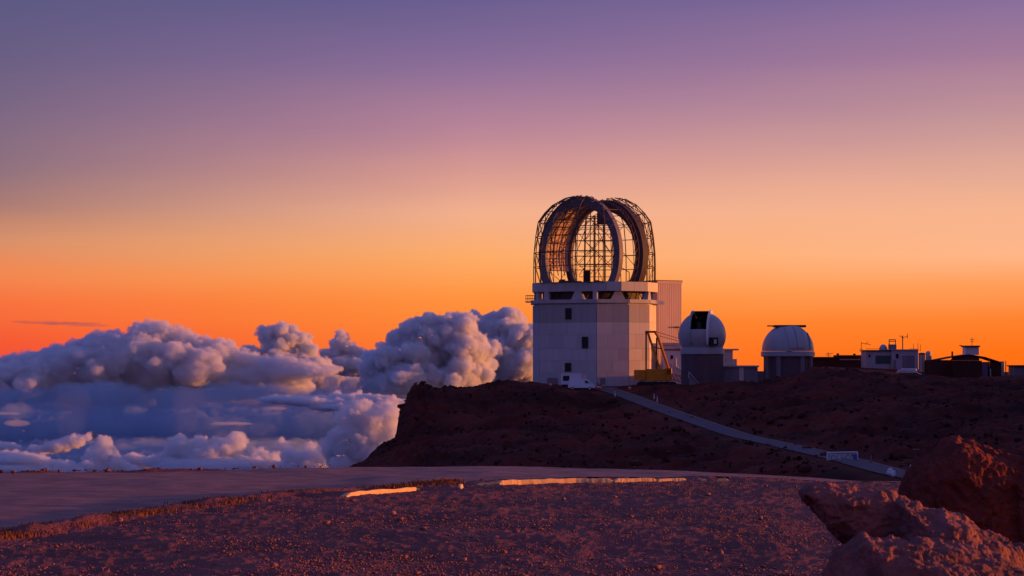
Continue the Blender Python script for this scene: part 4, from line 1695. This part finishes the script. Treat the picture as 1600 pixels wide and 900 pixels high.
S.tubes('antenna', M_cable, [(1349, 534, 1349, 546.5), (1349, 536, 1364, 538), (1352, 545.8, 1346, 545), (1359, 533.5, 1356, 538)], 0.06, 3)
S.tubes('antenna', M_cable, [(1431, 537, 1431, 546), (1438, 536, 1438, 548), (1442, 538, 1442, 549)], 0.05, 3)
S.tubes('roof_rail', M_cable, [(1354, 545, 1378, 545), (1422, 545.0, 1434, 545.0)], 0.05, 1.0)
# white tanks
for px, rr, yt, lab in ((1440.5, 5.0, 552, 'white upright tank with a dark lid beside the white laboratory'), (1451, 4.6, 549, 'white upright tank with a rounded top beside the brown gabled hall')):
    S = Site('storage_tank', lab, 'tank', px, 576, 506, 'white storage tanks')
    r = rr * S.s
    MB().lathe([(r, -1.5), (r, S.z(yt + 2))], 28, cap_top=True).build('shell', M_cream, S.o)
    if px < 1445:
        MB().lathe([(r * 1.06, S.z(yt + 2)), (r * 1.06, S.z(yt)), (r * 0.4, S.z(yt - 1))], 28, cap_bot=True).build('lid', M_dkarch, S.o)
    else:
        MB().lathe([(r * math.cos(R(a)), S.z(yt + 2) + 0.6 * r * math.sin(R(a))) for a in range(0, 86, 12)], 28).build('lid', M_cream, S.o, smooth=True)
    MB().box(-0.05, 0.05, -r - 0.08, -r + 0.05, -0.5, S.z(yt + 2)).build('ladder', M_wall2, S.o)

# pale pickup and debris below the laboratory
S = Site('flat_trailer', 'pale flatbed trailer with a low load parked below the white laboratory', 'trailer', 1420, 585, 489)
S.box('bed', M_siding, 1402, 1432, 580, 582.5, -1.0, 1.0)
S.box('load', M_white, 1410, 1431, 575.5, 579.8, -0.8, 0.8, bevel=0.08)
S.box('hood', M_white, 1403, 1409.5, 577.5, 579.9, -0.7, 0.7, bevel=0.08)
for px in (1408, 1426):
    MB().tube((S.x(px), -0.95, S.z(584)), (S.x(px), -0.65, S.z(584)), 0.34, 14).build('wheel', M_rubber, S.o)
S.tubes('drawbar', M_white, [(1432, 582, 1442, 586)], 0.09)
S.box('axle', M_dark, 1406, 1428, 582.6, 584.2, -0.6, 0.6)

# dark gabled hall
S = Site('gabled_hall', 'dark brown gabled hall with a white cupola and an antenna on its roof', 'building', 1505, 588, 500)
S.box('wall', M_brown, 1487, 1532, 563.5, 594, -1.5, 9)
S.box('side_wing', M_brown, 1453, 1486.8, 562.5, 594, 0.0, 9)
S.box('side_wing', M_brown, 1546, 1566, 565.5, 594, 1.0, 9)
S.box('pale_corner', mat('mauve_panel', (0.20, 0.11, 0.22), 0.8), 1532.2, 1541.5, 567, 590, -1.2, 6)


def roof_slab(S, name, m, pts, y0, y1, th):
    q = MB()
    v = []
    n = len(pts)
    for y in (y0, y1):
        v += [(S.x(a), y, S.z(b)) for a, b in pts]
        v += [(S.x(a), y, S.z(b) - th) for a, b in pts]
    f = []
    for i in range(n - 1):
        f += [(i, i + 1, 2 * n + i + 1, 2 * n + i), (n + i + 1, n + i, 3 * n + i, 3 * n + i + 1), (n + i, n + i + 1, i + 1, i), (2 * n + i, 2 * n + i + 1, 3 * n + i + 1, 3 * n + i)]
    f += [(0, 2 * n, 3 * n, n), (n - 1, 2 * n - 1, 4 * n - 1, 3 * n - 1)]
    q.add(v, f)
    o = q.build(name, m, S.o)
    return o


roof_slab(S, 'roof', M_red, [(1464, 562.0), (1490, 557), (1515, 553.5), (1540, 557.5), (1562, 564.5)], 0.5, 8, 0.22)
q = MB()
gp = [(1487, 563.4), (1532, 563.4), (1532, 558.5), (1515, 554.2), (1490, 558)]
q.add([(S.x(a), 1.2, S.z(b)) for a, b in gp] + [(S.x(a), 1.6, S.z(b)) for a, b in gp], [(0, 1, 2, 3, 4), (9, 8, 7, 6, 5)] + [(i, 5 + i, 5 + (i + 1) % 5, (i + 1) % 5) for i in range(5)])
q.build('gable_wall', mat('gable_red', (0.16, 0.05, 0.06), 0.85), S.o)
S.box('cupola', M_white, 1511.5, 1532.5, 542, 554.5, 2.0, 5.5)
S.box('cupola_roof', M_dkarch, 1509.5, 1534, 539.8, 542, 1.6, 5.9)
S.tubes('cupola_arm', M_dkarch, [(1503, 539.5, 1513, 541)], 0.10, 3)
S.tubes('antenna', M_cable, [(1523, 527, 1523, 540), (1519.5, 530.5, 1527, 530), (1520.5, 533.5, 1526, 533)], 0.06, 3)
S.tubes('stack', M_dkarch, [(1492, 549, 1492, 557)], 0.20, 3)
S.box('pale_eave', M_siding, 1503, 1533, 590.8, 593.2, -2.2, -1.6)
S.tubes('downpipe', M_white, [(1548.5, 576, 1549, 590)], 0.14, 0.8)
S.tubes('post', M_cable, [(1546, 561, 1546, 592), (1572, 564, 1572, 588)], 0.10, 0.3)
S.box('white_box', M_cream, 1567, 1572, 564.5, 588, 2, 4)
# grey shed at the frame edge
S = Site('grey_shed', 'grey metal shed with a dark flat roof at the end of the ridge', 'shed', 1600, 590, 496)
S.box('wall', M_wall2, 1585, 1618, 572.5, 596, 0, 6)
S.box('roof', M_red, 1583, 1620, 570.5, 572.5, -0.4, 6.4)
S.box('step', M_siding, 1590, 1606, 586, 596, -0.8, -0.02)

# ------------------------------------------------------------------ CLOUDS


def cloud(name, label, Y, balls, m, kids=(7, 6), vox=1.2, amp=0.9, seed=1, group=None, up=0.35, smooth_it=2, kr=(0.28, 0.52), veil=0.0):
    """balls: (column, row, rx, rz[, depth]) in photograph pixels at distance Y; each sprouts smaller billows"""
    rr = random.Random(seed)
    s = Y / F
    base = at(balls[0][0], balls[0][1], Y)
    E = []

    def sprout(c, r, lev):
        E.append((c, r))
        if lev >= len(kids):
            return
        for _ in range(kids[lev]):
            d = Vector((rr.gauss(0, 1), rr.gauss(-0.5, 1), rr.gauss(up, 1))).normalized()
            if d.z < -0.35:
                continue
            k = rr.uniform(*kr)
            p = c + Vector((d.x * r[0], d.y * r[1], d.z * r[2])) * rr.uniform(0.74, 0.95)
            e = min(r[0], r[2] * 1.7) * k
            if e < 1.3 * s:
                continue
            sprout(p, (e * rr.uniform(1.0, 1.25), e, min(e, r[2] * k * 1.25)), lev + 1)
    for b in balls:
        px, py, rx, rz = b[:4]
        dy = b[4] if len(b) > 4 else rr.uniform(-0.4, 0.4) * rx
        c = at(px, py, Y)
        c.y += dy * s
        sprout(c - base, (rx * s, max(rx, rz) * 0.9 * s, rz * s), 0)
    me = blob_mesh(name, E, 1.05 * vox * s, smooth_it)

    def fn(p):
        q = p / s
        d = fbm3(q * 0.055, 3) * 3.2
        d = d + np.abs(noise3(q * 0.13)) * 3.6 - 1.1
        d = d + np.abs(noise3(q * 0.27 + 7)) * 2.6 - 0.8
        d = d + np.abs(noise3(q * 0.62 + 3)) * 1.1 - 0.35
        return amp * s * d
    displace(me, fn)
    o = link(name, me, m, loc=base, smooth=True)
    tag(o, label, 'cloud', group)
    if veil:
        co, no = mesh_np(me)
        q = co / s
        d = 1.2 + 2.6 * fbm3(q * np.array([0.09, 0.09, 0.16]), 4, 0.6) + 1.6 * noise3(q * 0.35)
        d = np.clip(d, 0.25, 6.5) * veil
        v = me.copy()
        v.vertices.foreach_set('co', (co + no * (d * s)[:, None]).ravel())
        v.update()
        v.materials.clear()
        link('veil', v, cloud_mat('veil_water', (0.93, 0.95, 0.985), 0.045 / s / 6.0), o, smooth=True)
    return o


def contour(xy, r):
    """balls hung under an outline"""
    out = []
    for (a, b) in zip(xy[:-1], xy[1:]):
        n = max(1, int(abs(b[0] - a[0]) / (r * 0.9)))
        for i in range(n):
            t = i / n
            q = r * (0.75 + 0.5 * random.random())
            out.append((a[0] + (b[0] - a[0]) * t, a[1] + (b[1] - a[1]) * t + q + 2, q * 1.1, q))
    return out


# great bank on the left
bal = contour([(-90, 548), (-30, 552), (0, 551), (40, 541), (70, 535), (110, 529), (150, 519), (180, 508), (215, 503), (250, 502), (285, 504), (310, 515), (340, 526), (400, 541), (450, 551), (500, 562)], 20)
bal = [(b[0], b[1] + 9, b[2], b[3]) for b in bal]
bal += [(-60, 600, 80, 34), (20, 596, 80, 36), (95, 582, 70, 38), (160, 576, 66, 40), (235, 572, 70, 42), (300, 576, 66, 38), (370, 588, 70, 24), (440, 580, 55, 15), (490, 580, 42, 9), (515, 577, 22, 5)]
bal += [(-60, 630, 130, 34, 80), (110, 628, 140, 36, 80), (270, 620, 130, 32, 80), (400, 606, 90, 16, 50)]
cloud('cumulus_bank', 'broadest heaped cumulus bank with a domed crest above the dark rain deck', 22000, bal, M_bank, kids=(9, 6, 5), vox=1.15, seed=4, veil=1.0, group='cumulus clouds beyond the hill')
# turrets behind it
cloud('cumulus_turret', 'dark flat-topped cumulus turret rising behind the end of the broad bank', 24000, [(442, 527, 19, 17), (418, 527, 14, 13), (466, 532, 17, 15), (480, 550, 16, 15), (440, 548, 26, 18), (404, 522, 5, 4), (412, 518, 8, 6), (455, 516, 10, 8), (428, 515, 8, 6), (440, 568, 44, 18), (395, 558, 30, 14), (485, 572, 34, 14)], M_cloud, kids=(10, 6, 4), vox=0.9, seed=5, veil=1.0, group='cumulus clouds beyond the hill')
cloud('cumulus_turret', 'small thumb-shaped cumulus turret between the broad bank and the tall tower cloud', 24500, [(534, 529, 11, 10), (528, 540, 14, 13), (546, 548, 14, 10), (520, 556, 20, 12), (566, 556, 20, 9), (595, 556, 16, 9), (560, 572, 50, 16)], M_cloud, kids=(9, 6, 4), vox=0.9, seed=8, veil=1.0, group='cumulus clouds beyond the hill')
# tall tower cloud
bal = contour([(605, 552), (630, 530), (655, 510), (680, 498), (705, 491), (730, 492), (745, 505)], 17)
bal += [(650, 560, 48, 42), (695, 540, 52, 45), (725, 560, 38, 40), (745, 545, 18, 16), (755, 560, 12, 14), (700, 590, 70, 36), (640, 600, 60, 30), (740, 590, 26, 22), (600, 580, 40, 26)]
cloud('cumulus_tower', 'bulging sunlit cumulus tower cloud in front of the taller pale one', 21000, bal, M_cloud, kids=(10, 6, 4), vox=1.0, seed=12, veil=1.0, group='cumulus clouds beyond the hill')
bal = contour([(715, 490), (745, 489), (775, 486), (800, 491), (822, 504), (842, 522), (860, 560)], 17)
bal += [(775, 525, 45, 36), (810, 545, 40, 38), (780, 575, 60, 40), (830, 590, 40, 40)]
cloud('cumulus_tower', 'tall pale cumulus tower cloud touching the observatory tower', 25000, bal, M_cloud, kids=(10, 6, 4), vox=1.0, seed=15, veil=1.0, group='cumulus clouds beyond the hill')
# rain deck under and behind, its shade put into the cloud colour
cloud('rain_deck', 'flat dark blue rain cloud deck under the cumulus banks', 20800,
      [(x, 630 + 9 * math.sin(x * 0.031) + 6 * math.sin(x * 0.083 + 1), 46, 24 + 7 * math.sin(x * 0.05), 20 * math.sin(x)) for x in range(-120, 700, 34)]
      + [(40, 668, 210, 38, 0), (210, 665, 170, 36, 0), (340, 664, 190, 36, 0), (480, 660, 150, 30, 0), (590, 660, 130, 34, 0), (250, 704, 420, 28, 0)], M_cloud_shaded, kids=(8, 4), vox=1.9, seed=21, amp=1.6, kr=(0.25, 0.45))
cloud('cloud_shelf', 'long pale lit cloud shelf reaching to the steep brow of the hill', 17500, [(500, 627, 60, 7), (555, 624, 40, 8), (600, 626, 32, 7), (628, 630, 25, 6), (450, 624, 50, 5), (560, 634, 75, 7), (525, 618, 14, 6)], M_cloud, kids=(8, 4), vox=0.9, seed=25, veil=1.0, group='cumulus clouds beyond the hill')
# low sunlit puffs
LG = 'low sunlit cloud puffs over the sea'
cloud('cloud_puff', 'largest bright low cloud puff beside the steep brow of the hill', 13000, [(566, 653, 24, 22), (600, 656, 22, 20), (545, 650, 13, 12), (548, 640, 7, 7), (611, 645, 10, 9), (585, 685, 36, 30), (555, 700, 40, 28), (615, 690, 20, 30), (570, 720, 60, 30), (590, 642, 8, 8), (560, 636, 9, 8), (535, 655, 14, 9)], M_cloud, kids=(9, 6, 4), vox=0.95, seed=31, veil=1.0, group=LG)
cloud('cloud_puff', 'widest many-headed low cloud puff just above the lip of the road', 13500, [(282, 706, 24, 20), (268, 698, 10, 9), (312, 698, 15, 15), (345, 705, 22, 18), (370, 696, 16, 16), (376, 682, 8, 8), (335, 688, 6, 8), (402, 714, 16, 14), (425, 720, 14, 12), (330, 730, 90, 20), (250, 722, 22, 10)], M_cloud, kids=(9, 6, 4), vox=0.95, seed=35, veil=1.0, group=LG)
cloud('cloud_puff', 'single peaked low cloud puff shaped like a shark fin', 13200, [(165, 698, 12, 14), (169, 688, 6, 6), (158, 718, 22, 16), (185, 726, 20, 10), (200, 734, 24, 8), (150, 732, 30, 12)], M_cloud, kids=(8, 6, 4), vox=0.9, seed=38, veil=1.0, group=LG)
cloud('cloud_puff', 'smooth layered low cloud puff with a flat pale top', 13100, [(25, 716, 52, 9), (60, 724, 40, 8), (-20, 722, 60, 12), (20, 732, 90, 9), (100, 728, 22, 8), (95, 736, 40, 8)], M_cloud, kids=(5, 3), vox=0.9, seed=41, veil=1.0, group=LG)
cloud('cloud_puff', 'small twin low cloud puffs leaning together before the largest puff', 13300, [(440, 693, 8, 8), (449, 703, 10, 9), (455, 716, 14, 12), (484, 718, 22, 16), (512, 713, 16, 14), (525, 726, 16, 10), (480, 732, 60, 12)], M_cloud, kids=(8, 6, 4), vox=0.9, seed=44, veil=1.0, group=LG)
cloud('cloud_puff', 'faint ragged low cloud puffs behind the shark fin puff', 15500, [(115, 690, 20, 9), (90, 698, 22, 9), (135, 684, 10, 7), (60, 704, 20, 7), (210, 718, 20, 9), (235, 722, 22, 10), (10, 700, 24, 8)], M_cloud, kids=(8, 4), vox=0.9, seed=47, veil=1.0, group=LG)
# thin streaks
for (px, py, rx, rz, lab) in ((362, 662, 34, 2.4, 'thin bright cloud streak below the broad bank'), (430, 638, 20, 3.0, 'short thin cloud streak nearest the pale cloud shelf'), (14, 646, 20, 2.0, 'thin cloud streak just above a small ragged cloud scrap'), (28, 661, 20, 5.0, 'small ragged cloud scrap just below a thin cloud streak')):
    cloud('cloud_streak', lab, 16000, [(px, py, rx, rz), (px - rx * 0.5, py + 0.6, rx * 0.6, rz * 0.8), (px + rx * 0.5, py + 0.4, rx * 0.6, rz * 0.7)], M_thin, kids=(5,), vox=0.7, amp=0.5, seed=int(px), group='thin cloud streaks')
cloud('cloud_streak', 'thin dark red cloud wisp in the orange sky above the broad bank', 26000, [(95, 505, 62, 1.6), (140, 509, 34, 1.8), (55, 503, 40, 1.0)], cloud_mat('wisp', (0.5, 0.4, 0.5), 0.0012), kids=(4,), vox=0.7, amp=0.5, seed=77, group='thin cloud streaks')
# a further bank closing the gap behind
cloud('cumulus_bank', 'low even cumulus bank far behind the turrets and the cloud shelf', 27000, [(560, 588, 100, 26), (480, 592, 100, 26), (640, 590, 90, 30), (400, 604, 130, 28), (220, 620, 200, 30), (60, 625, 200, 30)], M_cloud, kids=(10, 6), vox=1.3, seed=52, veil=1.0, group='cumulus clouds beyond the hill')
for (px, py, rx, rz, sd, lab) in ((292, 640, 20, 44, 71, 'narrower faint rain shaft above the widest many-headed cloud puff'), (112, 652, 24, 36, 72, 'wider faint rain shaft above the shark fin cloud puff')):
    cloud('rain_shaft', lab, 18000, [(px, py, rx, rz, 0), (px + 4, py - 20, rx * 1.3, rz * 0.6, 0), (px - 5, py + 14, rx * 0.8, rz * 0.7, 0)], cloud_mat('rain', (0.88, 0.91, 0.96), 0.00022), kids=(5,), vox=1.2, amp=1.0, seed=sd, group='rain shafts under the rain deck')
